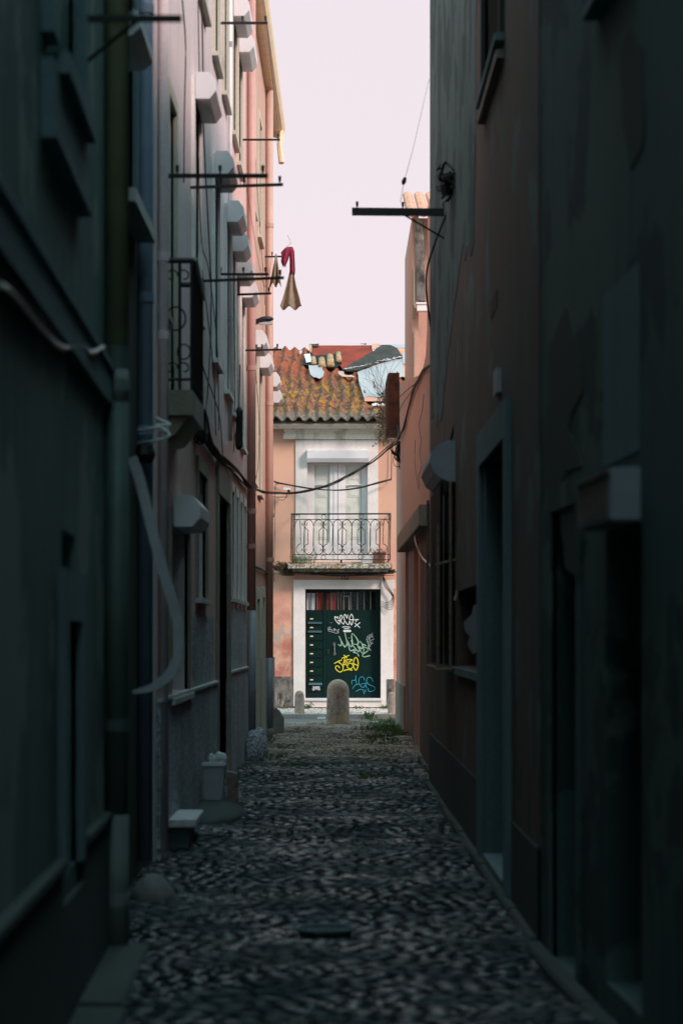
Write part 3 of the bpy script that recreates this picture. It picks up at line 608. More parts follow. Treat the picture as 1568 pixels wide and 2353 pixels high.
def endwall_mat():
    m_,nt,b=newmat('peeling_peach_plaster'); v=coords(nt); vs=coords(nt,(1,1,.3))
    f1,_=noise(nt,v,1.3,5,.6,.35,.65); c=mix(nt,f1,(.70,.43,.31),(.66,.38,.29))
    sx=nd(nt,'ShaderNodeSeparateXYZ'); nt.links.new(v,sx.inputs[0])
    lo=nd(nt,'ShaderNodeMapRange'); lo.inputs[1].default_value=3.1; lo.inputs[2].default_value=1.2; nt.links.new(sx.outputs[2],lo.inputs[0])
    f2,_=noise(nt,v,2.6,6,.65,.40,.62); k=nd(nt,'ShaderNodeMath',op='MULTIPLY'); nt.links.new(lo.outputs[0],k.inputs[0]); nt.links.new(f2,k.inputs[1])
    c=mix(nt,k.outputs[0],c,(.42,.13,.10))
    f3,_=noise(nt,vs,5,7,.7,.60,.66); k=nd(nt,'ShaderNodeMath',op='MULTIPLY'); nt.links.new(lo.outputs[0],k.inputs[0]); nt.links.new(f3,k.inputs[1])
    c=mix(nt,k.outputs[0],c,(.22,.17,.14))
    f4,h=noise(nt,v,45,5,.7,.4,.75); k=nd(nt,'ShaderNodeMath',op='MULTIPLY'); k.inputs[1].default_value=.3; nt.links.new(f4,k.inputs[0]); c=mix(nt,k.outputs[0],c,(.45,.25,.17))
    f5,_=noise(nt,v,2.0,6,.6,.60,.63); k=nd(nt,'ShaderNodeMath',op='MULTIPLY'); nt.links.new(lo.outputs[0],k.inputs[0]); nt.links.new(f5,k.inputs[1]); c=mix(nt,k.outputs[0],c,(.38,.36,.32))
    nt.links.new(c,b.inputs['Base Color']); b.inputs['Roughness'].default_value=.92; bump(nt,b,h,.3,.01); return m_
m.build('wall',endwall_mat(),eh)
def ebox(m,px0,px1,py0,py1,d0,d1): m.box(ex(px0),ex(px1),EY-d1,EY-d0,ez(py1),ez(py0))
# upper window surround
m=MB(); ebox(m,679,868,1010,1040,-.02,.04); ebox(m,679,706,1040,1292,-.02,.035); ebox(m,844,868,1040,1292,-.02,.035); ebox(m,706,844,1040,1063,-.02,.035)
sur=m.build('window_surround',M['stone'],eh)
# french window
d=-.07
m=MB()
for a,b_ in ((706,713),(838,844),(766,775),(776,785)): ebox(m,a,b_,1063,1290,d-.05,d)
for a,b_ in ((713,722),(757,766),(785,793),(831,838)): ebox(m,a,b_,1063,1290,d-.05,d-.015)
for a,b_ in ((722,757),(793,831)):
    ebox(m,a,b_,1063,1067,d-.05,d-.016); ebox(m,a,b_,1246,1290,d-.05,d-.016); ebox(m,a+3,b_-3,1254,1284,d-.03,d-.004)
    ebox(m,a,b_,1111.5,1114,d-.04,d-.017)
fw=m.build('french_window',M['white'],eh,bevel=.003)
m=MB(); ebox(m,722,757,1067,1246,d-.043,d-.041); ebox(m,793,831,1067,1246,d-.043,d-.041); m.build('pane',M['clear'],fw)
m=MB()
for a,b_ in ((716,760),(790,836)):
    ebox(m,a,b_,1064,1250,d-.10,d-.07)
    for z0,z1 in ((1092,1104),(1104,1142),(1158,1205),(1215,1238)):
        ebox(m,a+9,b_-9,z0,z1,d-.075,d-.062); ebox(m,a+13,b_-13,z0+4,z1-4,d-.064,d-.054)
m.build('inner_shutters',M['shutter_panel'],fw,bevel=.002)
m=MB(); prof=[(0,0),(.13,0),(.17,.10),(.17,.30),(.14,.33),(0,.33)]
m.prism([(ex(705),EY-.03-dd,ez(1063)+zz*.8) for dd,zz in prof],(ex(846)-ex(705),0,0)); m.build('shutter_box',M['boxwhite'],eh,bevel=.004,label='white roller shutter box over the balcony window')
# cornice
m=MB(); ebox(m,652,900,983,992,-.02,.17); ebox(m,655,900,992,996,-.02,.13); ebox(m,651,900,996,1009,-.02,.10); ebox(m,640,905,966,983,-.02,.09)
m.build('cornice',M['cornice'],eh)
# balcony
m=MB(); ebox(m,662,899,1296,1308,-.05,.50); ebox(m,672,890,1308,1315,-.02,.30); sl=m.build('balcony_slab',M['slab'],eh,bevel=.012)
BY=49.53
def b4(cx,cy,Y=BY): return P(611.2+cx*.2165,984.6+cy*.2165,Y)      # railing drawing
m=MB()
m.tube([b4(262,906),b4(1322,903)],.017,6); 
for yy in (963,1337,1392): m.tube([b4(290,yy),b4(1315,yy-3)],.009,6)
for xx in (290,1300): m.tube([b4(xx,905),b4(xx-5,1425)],.012,6)
for xx in (268,1320): m.tube([b4(xx,905),b4(xx-10,1405)],.008,6)
for xx,yy in ((290,905),(290,1392),(1300,905),(1300,1392)):
    a=b4(xx,yy); m.tube([a,(a.x,EY+.02,a.z)],.010,6)
for xx in (270,1315):
    for k in range(5):
        a=b4(xx,930+k*95)
        m.tube(spline([(a.x+.0,a.y+.12+.09*math.cos(t),a.z-.05+.09*math.sin(t)) for t in [i*.8 for i in range(9)]],2),.008,5)
for xo in (503,706,908,1105):
    for s_ in (-1,1):
        pts=[(0,1040),(-14,990),(-50,966),(-88,985),(-98,1025),(-80,1062),(-60,1080),(-60,1150),(-60,1220),(-80,1230),(-98,1265),(-88,1312),(-50,1335),(-12,1310),(0,1262)]
        m.tube(spline([b4(xo+s_*x,y) for x,y in pts],4),.0075,5)
    m.tube([b4(xo,1030),b4(xo-3,1262)],.007,6)
for xo in (302,1302):
    s_=1 if xo<700 else -1
    m.tube(spline([b4(xo+s_*x,y) for x,y in ((0,1040),(14,990),(50,966),(62,1075),(62,1150),(62,1220),(40,1230),(20,1265),(25,1312),(50,1335))],4),.0075,5)
for xs_ in (407,607,809,1008,1206):
    dx=-6
    for s_ in (-1,1):
        m.tube(spline([b4(xs_+s_*x,y) for x,y in ((0,985),(4,1005),(16,1025),(28,1020),(30,1005),(20,1003))],4),.0065,5)
        m.tube(spline([b4(xs_+dx+s_*x,y) for x,y in ((0,1315),(4,1295),(16,1278),(26,1284),(26,1296),(18,1296))],4),.0065,5)
    m.tube([b4(xs_,968),b4(xs_+dx,1335)],.005,6)
def twist(xa,ya,xb,yb):
    n=46; A=b4(xa,ya); B=b4(xb,yb)
    for ph in (0,math.pi):
        m.tube([A.lerp(B,i/n)+Vector((math.cos(i*1.05+ph)*.008,math.sin(i*1.05+ph)*.008,0)) for i in range(n+1)],.006,5)
for xs_ in (407,607,809,1008,1206): twist(xs_,1030,xs_-5,1270)
for xo in (503,706,908,1105): twist(xo,1060,xo-3,1245)
for xx,yy in ((610,937),(1008,932),(607,1366),(1000,1362)):
    m.tube([b4(xx+24*math.cos(2*math.pi*i/18),yy+24*math.sin(2*math.pi*i/18)) for i in range(18)],.006,5,closed=True)
m.tube(spline([b4(*q) for q in ((315,925),(340,912),(355,925),(350,938),(340,935))],4),.006,5)
m.tube([b4(795,1392),b4(795,1425)],.02,6)
m.build('balcony_railing',M['iron'],eh)
# lower door surround
m=MB(); ebox(m,674,906,1332,1353,-.02,.045); ebox(m,674,701,1353,1622,-.02,.04); ebox(m,874,903,1353,1622,-.02,.04); m.build('door_surround',M['stone'],eh)
m=MB(); ebox(m,699,878,1603.5,1609,-.3,.07); m.build('threshold',M['boxwhite'],eh)
m=MB(); ebox(m,701,874,1609,1624,-.1,.03); m.build('doorstep',M['stone'],eh)
m=MB(); ebox(m,600,674,1554,1623,-.02,.022); m.build('plinth',M['plinth'],eh,label='black mouldy plinth left of the door'); m=MB(); ebox(m,888,905,1560,1622,.04,.055); m.build('plinth_stain',M['plinth'],eh)
# the street door
DY=EY+.15; SD=F/DY
def dx(px): return (px-CX)/SD
def dz(py): return EYE+(HY-py)/SD
def dbox(m,a,b_,y0,y1,f0,f1): m.box(dx(a),dx(b_),DY-f1,DY-f0,dz(y1),dz(y0))
dr=thing('street_door','',None); 
m=MB(); dbox(m,742,750,1353,1604,-.04,.012); dbox(m,750,873,1401,1604,-.04,0); dbox(m,702,742,1401,1604,-.04,0); dbox(m,702,873,1353,1359,-.04,.01); dbox(m,862,873,1359,1401,-.04,.005); dbox(m,702,704,1359,1401,-.04,.005)
dbox(m,705,740,1404,1590,0,.006)
bpy.data.objects.remove(dr)
door=m.build('street_door',M['door_green'],eh,bevel=.002)
m=MB()
for cx in (178,295): dbox(m,692.7+cx*.1213-1,692.7+cx*.1213+1,1359,1401,-.02,.004)
m.build('transom_bars',M['pipe_teal'],door); m=MB()
for cx in (560,690,800,930,1055,1180,1302): dbox(m,692.7+cx*.1213-1.2,692.7+cx*.1213+1.2,1359,1401,-.02,.004)
m.build('transom_bars',M['pipe_teal'],door)
m=MB(); dbox(m,702,864,1357,1402,-.145,-.125); m.build('dark_backing',M['door_black'],door)  # black backing painted for the darkness behind the transom
m=MB(); dbox(m,704,862,1359,1401,-.036,-.032); m.build('transom_glass',M['clear'],door)
m=MB(); dbox(m,704,723,1362,1401,-.055,-.042); m.build('reflection_panel',M['panelwhite'],door)  # transom reflections built as pale, red and stone panels behind the glass
m=MB(); dbox(m,723,742,1361,1401,-.06,-.045); dbox(m,750,773,1362,1401,-.06,-.045); dbox(m,786,790,1366,1401,-.06,-.05); m.build('red_reflection_panel',M['panelred'],door)
m=MB(); dbox(m,781,784,1364,1401,-.105,-.085); dbox(m,800,803,1371,1401,-.105,-.085); dbox(m,790,803,1368,1371,-.06,-.045); m.build('reflection_frame',M['oldstone'],door)
for i in range(8):
    yc=1290+(607+92.3*i)*.2165
    m=MB(); dbox(m,707,739.5,yc-8.5,yc+9.5,.004,.012); dbox(m,707,739.5,yc-9.6,yc-8.8,.004,.02); mbx=m.build('mailbox',M['door_green'],door,bevel=.001)
    m=MB(); dbox(m,712,719,yc-1.3,yc+1.3,.01,.016); m.build('nameplate',M['nameplate'],mbx)
    op=i in (1,2,7)
    m=MB()
    if i in (0,1): 
        m.quad((dx(707),DY-.018,dz(yc+7)),(dx(739),DY-.018,dz(yc+7)),(dx(739),DY-.05,dz(yc+11.5)),(dx(707),DY-.05,dz(yc+11.5)))
    elif i==7: m.quad((dx(709),DY-.018,dz(yc+7)),(dx(740),DY-.018,dz(yc+7)),(dx(740),DY-.05,dz(yc+12)),(dx(709),DY-.05,dz(yc+12)))
    else: dbox(m,709,738,yc+5,yc+9,.01,.015)
    m.build('mail_flap',M['flap'] if i in (0,1,7) else M['door_green'],mbx)
m=MB(); yc=1290+1330*.2165
for k in range(9):
    a=709+rnd.random()*20; z=yc+rnd.uniform(-2,4); m.quad((dx(a),DY-.03,dz(z)),(dx(a+6),DY-.05,dz(z-1)),(dx(a+7),DY-.06,dz(z+3)),(dx(a+2),DY-.035,dz(z+5)))
tag(m.build('crumpled_mail',M['bag']),'crumpled white papers sticking out of the lowest mailbox','paper')
def g1(x,y,f=0): 
    sx=(1100+x/8.2526)*.6791; sy=(2060+y/8.2526)*.6791; return Vector((dx(sx),DY-.004-f,dz(sy)))
def g2f(x,y,f=0):
    sx=(1100+x/8.2526)*.6791; sy=(2200+y/8.2526)*.6791; return Vector((dx(sx),DY-.004-f,dz(sy)))
m=MB(); a=g1(250,975); b_=g1(262,1250); m.tube([a+Vector((0,-.035,0)),b_+Vector((0,-.035,0))],.010,8); m.tube([a,a+Vector((0,-.035,0))],.012,8); m.tube([b_,b_+Vector((0,-.035,0))],.012,8)
for q in (a,b_): m.tube([q,q+Vector((0,-.008,0))],.034,14)
m.build('door_handle',M['steel'],door)
m=MB(); q=g1(80,1200); m.tube([q+Vector((0,0,.03)),q+Vector((0,-.012,.03))],.014,10); m.tube([q+Vector((0,0,-.02)),q+Vector((0,-.010,-.02))],.012,10); m.build('lock',M['brass'],door)
cnt=[0]
def ribbon(m,pts,w,fn,n=5):
    cnt[0]+=1; base=.0012+.0004*cnt[0]; path=spline([fn(x,y) for x,y in pts],n) if len(pts)>2 else [fn(*q) for q in pts]
    L=[];Rr=[]
    for i,p_ in enumerate(path):
        t=path[min(i+1,len(path)-1)]-path[max(i-1,0)]; 
        if t.length<1e-9: t=Vector((1,0,0))
        t.normalize(); nn=Vector((-t.z,0,t.x))*w/2; off=Vector((0,-(base+.00002*i),0)); L.append(p_+nn+off); Rr.append(p_-nn+off)
    for i in range(len(path)-1): m.quad(L[i],L[i+1],Rr[i+1],Rr[i])
    for e in (0,-1):
        c=path[e]+Vector((0,-(base+.0002),0)); n0=len(m.v)
        for j in range(10): a=2*math.pi*j/10; m.v.append((c.x+w/2*math.cos(a),c.y,c.z+w/2*math.sin(a)))
        m.f.append(tuple(range(n0,n0+10)))
PXM=1/(8.2526/.6791)/SD       # one zoomed pixel in metres
m=MB(); W=25*PXM
for s_ in ([(345,270),(345,212),(305,238),(272,206),(265,265),(310,345),(388,418),(398,310),(405,225),(430,172),(462,200),(465,250),(435,310),(352,325)],
           [(405,318),(440,350),(502,420),(535,345)],[(625,165),(600,255),(580,200),(550,150),(520,185),(518,250),(545,330),(635,438),(678,340)],
           [(678,330),(700,390),(732,445),(768,330),(772,230),(732,142),(695,190),(668,270),(710,296),(920,292)],[(920,292),(850,315),(860,350)],
           [(820,390),(955,512)],[(962,380),(820,492)],[(475,505),(560,492),(688,510)],[(530,545),(655,549)]): ribbon(m,s_,W*.9,g1)
ribbon(m,[(525,612),(692,612)],60*PXM,g1)
for q in ((138,383),(180,377)): ribbon(m,[q,(q[0]+3,q[1])],18*PXM,g1)
m.build('white_graffiti',M['sp_white'],door)
m=MB(); W=32*PXM
for s_ in ([(385,770),(430,870),(452,970),(425,1025),(365,990)],[(430,860),(490,980),(545,1060),(578,1000),(602,1020),(600,930),(570,780),(545,665)],
           [(615,890),(650,1030),(695,1160),(800,1125)],[(720,880),(748,960),(728,1050),(680,1010),(622,895)],
           [(770,970),(735,800),(745,690),(810,730),(885,840),(912,925),(870,985),(765,972)],[(752,1000),(850,1120),(930,1192),(948,1120),(900,1015),(958,900),(1010,960),(1042,1040),(1022,1105),(930,1040)],
           [(1120,1020),(1055,980),(1040,1050),(1150,1082),(1190,1150),(1100,1225),(1030,1285),(1075,1332),(1240,1300)],[(950,1100),(1000,1200),(1060,1225),(1075,1110)],
           [(1148,830),(1190,950),(1250,1040)],[(1192,1020),(1220,1100),(1262,1150)],[(700,1165),(842,1150),(782,1208),(880,1230),(932,1312)]): ribbon(m,s_,W*.9,g1)
m.build('pale_green_graffiti',M['sp_green'],door)
m=MB(); ribbon(m,[(660,808),(666,812)],W*.9,g1); m.build('graffiti_dot',M['sp_green'],door)
m=MB(); W=32*PXM
for s_ in ([(255,362),(350,308),(460,265)],[(375,290),(390,340),(465,400),(495,480),(478,560),(410,600),(330,560),(282,490),(300,440),(355,432),(395,482)],
           [(540,180),(530,270),(500,380),(495,530)],[(520,135),(600,208)],[(465,218),(560,175),(660,138)],[(500,400),(590,378)],[(540,270),(600,310),(605,345)],
           [(530,290),(575,380),(640,490),(710,508),(768,450),(745,375),(680,358)],[(590,262),(750,256),(655,330),(635,410)],[(680,360),(790,370),(905,425)],[(520,568),(620,532),(745,548)],
           [(850,190),(890,240),(915,360),(900,470),(850,552),(800,480),(785,340),(805,240),(850,190)]): ribbon(m,s_,W*.85,g2f)
m.build('yellow_graffiti',M['sp_yellow'],door)
m=MB(); W=19*PXM
for s_ in ([(738,935),(742,840),(830,828),(852,700)],[(850,720),(845,820),(876,965)],[(876,945),(810,985),(760,1068)],[(876,945),(940,945),(1005,1012),(1075,1025),(1125,935)],[(1092,830),(1060,752),(1000,736),(945,785),(930,880),(955,955),(1010,1015)],
           [(995,942),(1090,918),(1185,905)],[(1120,935),(1150,1045)],[(1330,872),(1290,785),(1222,745),(1165,785),(1150,885),(1230,960),(1340,1000),(1385,1060),(1330,1130),(1212,1142),(1192,1060)],
           [(855,1142),(950,1092),(1045,1092),(1065,1125)],[(1116,1095),(1115,1160)],[(1060,1130),(1082,1215)]): ribbon(m,s_,W,g2f)
m.build('blue_graffiti',M['sp_blue'],door)
m=MB(); W=7*PXM
for s_ in ([(155,512),(85,508),(85,615),(200,640),(330,677),(375,560)],[(95,600),(122,520),(160,602)],[(105,570),(160,565)],[(198,555),(190,612)],[(240,540),(235,612),(280,600),(245,578),(278,558),(240,540)],[(300,560),(330,612),(372,560)],[(330,612),(342,672)],[(368,650),(370,668)]): ribbon(m,s_,W,g1,3)
m.build('scratched_tag',M['sp_white'],door); m=MB()
for s_ in ([(1220,720),(1320,712)],[(1300,700),(1312,655)],[(1190,750),(1160,775),(1170,805),(1210,800),(1218,765),(1190,750)],[(1190,860),(1260,790)],[(1225,790),(1240,870)],[(1250,730),(1262,780),(1290,735),(1300,790)],[(1310,740),(1350,830),(1290,850)],
           [(1215,880),(1240,940),(1270,920)],[(1230,900),(1300,860)],[(1265,940),(1290,980),(1320,950),(1300,910)],[(1330,860),(1362,850)],[(1250,1000),(1275,970)]): ribbon(m,s_,W,g1,3)
m.build('scratched_tag',M['sp_white'],door)
# house number
m=MB()
def eq(cx,cy,d=.012): return Vector(((611.2+cx*.2165-CX)/S,EY-d,EYE+(HY-(984.6+cy*.2165))/S))
m.tube([eq(806,1558),eq(806,1600)],.009,5); m.tube([eq(797,1565),eq(806,1557)],.008,5)
m.tube(spline([eq(852+18*math.cos(t),1579+20*math.sin(t)) for t in [i*2*math.pi/10 for i in range(10)]],3,closed=True),.009,5,closed=True)
m.build('house_number',M['number'],eh,label='house number 10 over the street door')
# ---- roof
EZ0,SL,EY0=6.02,.4356,49.50
def roofpt(px,py,off=0):
    k=(HY-py)/F; Y=(EZ0-EYE-SL*EY0)/(k-SL); z=EYE+k*Y
    n=Vector((0,-SL,1)).normalized(); return Vector(((px-CX)*Y/F,Y,z))+n*off
m=MB(); NX,NY=340,96; Lr=4.5*math.sqrt(1+SL*SL); x0,x1=-3.7,3.7; per=.225
n_=Vector((0,-SL,1)).normalized(); al=Vector((0,1,SL)).normalized()
jit={}
def rp(i,j,low=0):
    x=x0+(x1-x0)*i/NX; t=Lr*j/NY; row=int(t/.36); fr=t/.36-row; xx=x+.03*math.sin(t*3.1+x*2)+.012*math.sin(t*9)-.06*t*.35
    u=xx/per; col=math.floor(u+.5); key=(row,col)
    if key not in jit: jit[key]=(rnd.uniform(-.013,.013),rnd.uniform(-.02,.02),rnd.uniform(-.03,.05))
    a,b_,c_=jit[key]; q=math.cos(2*math.pi*u); h=.05*(q if q>0 else q*.7)+.028*(1-fr)+a*1.3*(.4+q*.6)+b_*(fr-.5)*1.2
    h+=.03*math.sin(x*1.1+.5)*math.sin(t*.9)
    e=0
    if j==0: e=-max(0,c_)*1.2
    return Vector((x,EY0,EZ0))+al*(t+e)+n_*(h-low)
idx=[[0]*(NY+1) for _ in range(NX+1)]
for i in range(NX+1):
    for j in range(NY+1): idx[i][j]=len(m.v); m.v.append(tuple(rp(i,j)))
for i in range(NX):
    for j in range(NY): m.f.append((idx[i][j],idx[i+1][j],idx[i+1][j+1],idx[i][j+1]))
n0=len(m.v)
for i in range(NX+1): m.v.append(tuple(rp(i,0,.032))); m.v.append(tuple(rp(i,6,.03)))
for i in range(NX):
    m.f.append((idx[i][0],idx[i+1][0],n0+2*(i+1),n0+2*i)); m.f.append((n0+2*i,n0+2*(i+1),n0+2*(i+1)+1,n0+2*i+1))
rf=m.build('tiled_roof',M['roof'],eh,smooth=True)
m=MB(); m.prism([(-3.6,EY-.02,5.86),(-3.6,EY-.3,5.86),(-3.6,EY-.42,5.93),(-3.6,54,EZ0+SL*4.5-.12),(-3.6,58,5.86)],(7.2,0,0)); m.build('roof_underside',M['cornice'],eh)
c3x=lambda q: (611.2+q[0]*.2165, 781+q[1]*.2165)
def patch(name,mat,pts,off,th=.012,parent=rf,rim=None,lab=None,n=3):
    pp=[]
    for i,q in enumerate(pts):
        r_=pts[(i+1)%len(pts)]
        for k in range(n):
            t=k/n; jx=0 if k==0 else rnd.uniform(-5,5); jy=0 if k==0 else rnd.uniform(-5,5); pp.append((q[0]+(r_[0]-q[0])*t+jx,q[1]+(r_[1]-q[1])*t+jy))
    P3=[roofpt(*c3x(q),off) for q in pp]; m=MB(); m.prism(P3,n_*th); return m.build(name,mat,parent,label=lab)
patch('red_membrane',M['mem_red'],[(455,98),(1120,95),(1130,160),(930,280),(830,375),(700,190),(520,205),(470,180)],.075,lab='red waterproof membrane over the upper tiles')
patch('bitumen_felt',M['mem_black'],[(810,375),(900,310),(1150,170),(1220,110),(1330,115),(1390,150),(1445,235),(1290,270),(1130,320),(1000,370),(880,385)],.10,.03,lab='torn black roofing felt')
patch('silver_sheet',M['mem_silver'],[(965,385),(1130,320),(1290,262),(1440,245),(1455,430),(1300,470),(1260,560),(1255,665),(1085,640),(1035,655),(985,500)],.085,lab='large pale blue sheet patched over the roof')
patch('silver_sheet',M['mem_silver'],[(1440,190),(1520,190),(1520,310),(1450,300)],.10)
patch('silver_sheet',M['mem_silver'],[(1190,98),(1530,92),(1530,130),(1400,130),(1330,112)],.09)
patch('peach_patch',M['mem_peach'],[(1390,135),(1530,135),(1530,440),(1455,435),(1430,250)],.078)
patch('peach_patch',M['mem_peach'],[(1035,655),(1085,640),(1255,668),(1250,692),(1045,690)],.078)
patch('torn_scrap',M['mem_silver'],[(450,315),(580,310),(615,385),(595,440),(560,455),(500,440),(470,410)],.09)
patch('torn_scrap',M['mem_silver'],[(350,160),(385,155),(380,185),(355,195)],.09,n=1)
patch('torn_scrap',M['bag'],[(400,205),(465,195),(480,285),(425,290)],.10,n=2)
patch('torn_scrap',M['mem_silver'],[(780,375),(825,380),(830,415),(910,415),(912,440),(800,440)],.085,n=2)
patch('torn_scrap',M['bag'],[(1120,730),(1268,722),(1265,742),(1125,750)],.10,n=3)
for pl,mt in (([(470,98),(560,95),(556,122),(500,126)],'mem_black'),([(1120,98),(1200,95),(1150,160),(1130,150)],'mem_peach'),([(1000,95),(1060,92),(1055,104)],'mem_black'),([(760,395),(780,430),(850,450),(930,455),(930,440),(800,435),(775,385)],'mem_peach'),([(455,100),(478,98),(485,175),(462,190)],'tile_cream')):
    patch('torn_scrap',M[mt],pl,.115,n=2)
patch('roof_hole',M['door_black'],[(380,265),(480,190),(530,210),(640,200),(800,180),(800,300),(720,340),(620,330),(560,290),(430,310),(390,300)],.085,.004,lab='dark hole where tiles are missing')
m=MB()
for cx,cy,rr_,ll_ in ((500,235,.8,70),(588,250,1.15,85),(678,218,1.2,110),(765,190,.95,90)):
    A=roofpt(*c3x((cx,cy-10)),.10); B=roofpt(*c3x((cx+6,cy+ll_)),.11); m.tube([A,A.lerp(B,.5)+n_*.01,B],[.058*rr_,.066*rr_,.076*rr_],9,flat=(1,.6))
m.build('exposed_tiles',M['tile_cream'],rf,smooth=True,label='cream curved tiles lying bare in the hole')
m=MB()
for k in range(44):
    x=rnd.uniform(820,1440); y=375-(x-820)*.2+rnd.uniform(-6,6) if x<1150 else 300-(x-1150)*.22+rnd.uniform(-8,8)
    A=roofpt(*c3x((x,y)),.14); m.tube([A,A+Vector((rnd.uniform(.03,.09),0,rnd.uniform(-.01,.02)))],.007,5)
m.build('white_flecks',M['bag'],rf)

# =================================================================== STREET FURNITURE
def bollard(name,label,px,pyb,pyt,w,group,mat='bollard',taper=.94):
    Y=F*EYE/(pyb-HY) if pyb>1650 else 47.8
    zb=0 if pyb>1650 else .05
    X=(px-CX)*Y/F; H=(pyb-pyt)*Y/F; r=w*Y/F/2
    prof=[(r,-.08-zb*0),(r,.02),(r*.985,H*.4),(r*taper,H-r*.95)]+[(r*taper*math.cos(a),H-r*.95+r*.95*math.sin(a)) for a in [i*math.pi/2/8 for i in range(1,8)]]+[(r*.08,H)]
    m=MB(); m.lathe(prof,(0,0,0),28,jit=.012); o=m.build(name,M[mat],smooth=True); o.location=(X,Y,zb); return tag(o,label,'bollard',group)
bollard('stone_bollard','big round-topped limestone bollard standing in the middle of the alley end',776,1662,1560,53,'stone bollards')
bollard('stone_bollard','small pale bollard on the pavement left of the green door',687.5,1636,1583,23,'stone bollards')
bollard('stone_bollard','small bollard right of the green door, half hidden behind the low salmon house',899,1632,1582,18,'stone bollards')
m=MB(); m.lathe([(.0,0),(.1,.0),(.14,.05),(.13,.12),(.08,.2),(.02,.23)][1:],(0,0,0),14,jit=.12); o=m.build('boulder',M['boulder'],smooth=True); o.location=(P(352,0,14.0).x,14.0,-.04); o.scale=(.95,1.3,.98); tag(o,'rounded reddish boulder at the foot of the green drainpipe','boulder','guard stones along the left row')
# guard stone at the far left corner
X0=LW.X(39.9); m=MB(); m.prism([(X0+.02,39.7,-.08),(X0+.24,39.75,-.08),(X0+.23,39.8,.22),(X0+.14,39.85,.37),(X0+.02,39.9,.40)],(0,.5,0)); tag(m.build('guard_stone',M['boulder'],bevel=.02),'grey angular guard stone at the far left corner','guard stone','guard stones along the left row')
for i,(Yg,lab) in enumerate(((31.9,'rounded pale guard stone under the pink-and-grey drainpipe'),(30.2,'lumpy grey guard stone just before the pink-and-grey drainpipe'))):
    m=MB(); m.lathe([(.11,-.06),(.115,.1),(.10,.24),(.07,.33),(.02,.37)] if i==0 else [(.12,-.06),(.12,.1),(.11,.3),(.06,.38),(.02,.4)],(0,0,0),14,jit=.08); o=m.build('guard_stone',M['granite'],smooth=True); o.location=(LW.X(Yg)+.14,Yg,0); tag(o,lab,'guard stone','guard stones along the left row')
# step block
st=thing('stone_step','squared stone step with pale top slab at the foot of the pink wall','step')
m=MB(); m.box(-1.29,-1.12,17.75,18.5,-.05,.17); m.build('base',M['greystone'],st,bevel=.01)
m=MB(); m.box(-1.30,-1.06,17.6,18.65,.17,.225); m.build('top_slab',M['cap'],st,bevel=.006)
# bin with rubbish
bn=thing('rubbish_crate','grey plastic crate with rubbish by the pink wall','crate')
Yb=21.2; xa,xb=P(467,0,Yb).x,P(517,0,Yb).x; mm=MB(); mm.lathe([(.42,-.03),(.34,.03),(.24,.09),(.12,.12),(.03,.125)],(-1.14,21.3,0),18,sx=.8,sy=2.6,jit=.22); tag(mm.build('cement_mound',M['cement'],smooth=True),'low rough cement mound under the grey rubbish crate','cement mound')
m=MB(); m.quadbox([(xa+.01,Yb,.12),(xb-.03,Yb,.12),(xb-.03,Yb+.3,.12),(xa+.01,Yb+.3,.12),(xa,Yb-.02,.45),(xb,Yb-.02,.43),(xb,Yb+.33,.43),(xa,Yb+.33,.45)]); m.build('body',M['plastic'],bn,bevel=.01)
m=MB(); m.box(xa-.01,xb+.012,Yb-.035,Yb-.005,.425,.46); m.build('rim',M['boxwhite'],bn,bevel=.005)
m=MB()
for cx,cy,cz,r_ in ((xa+.07,Yb+.08,.45,.035),(xa+.13,Yb+.15,.46,.045),(xb-.02,Yb+.1,.45,.035)):
    m.lathe([(r_*.6,-.03),(r_,.01),(r_*1.05,.04),(r_*.75,.07),(r_*.2,.085)],(cx,cy,cz),9,jit=.5)
tag(m.build('rubbish_bags',M['bag']),'crumpled white plastic bags lying in the grey crate','bag')
m=MB(); m.quadbox([(xb+.0,Yb+.35,0),(xb+.10,Yb+.35,0),(xb+.10,Yb+.55,0),(xb,Yb+.55,0),(xb+.0,Yb+.35,.36),(xb+.09,Yb+.33,.34),(xb+.09,Yb+.5,.34),(xb,Yb+.5,.36)]); tag(m.build('wooden_box',M['rustbar'],bevel=.005),'small brown box standing behind the grey crate','box')
# manhole
mh=thing('manhole_cover','small round metal manhole cover set in the cobbles','manhole cover'); Ym=12.55; Xm=P(747,0,Ym).x
m=MB(); m.tube([(Xm+.15*math.cos(a),Ym+.15*math.sin(a),.042) for a in [i*2*math.pi/32 for i in range(32)]],.012,6,closed=True); m.build('ring',M['greystone'],mh,smooth=True)
m=MB(); m.lathe([(.138,-.02),(.138,.035),(.12,.037)],(Xm,Ym,0),28)
for i in range(-3,4):
    for j in range(-3,4):
        if i*i+j*j<9: m.box(Xm+i*.034-.011,Xm+i*.034+.011,Ym+j*.034-.011,Ym+j*.034+.011,.03,.043)
m.build('lid',M['cement'],mh)
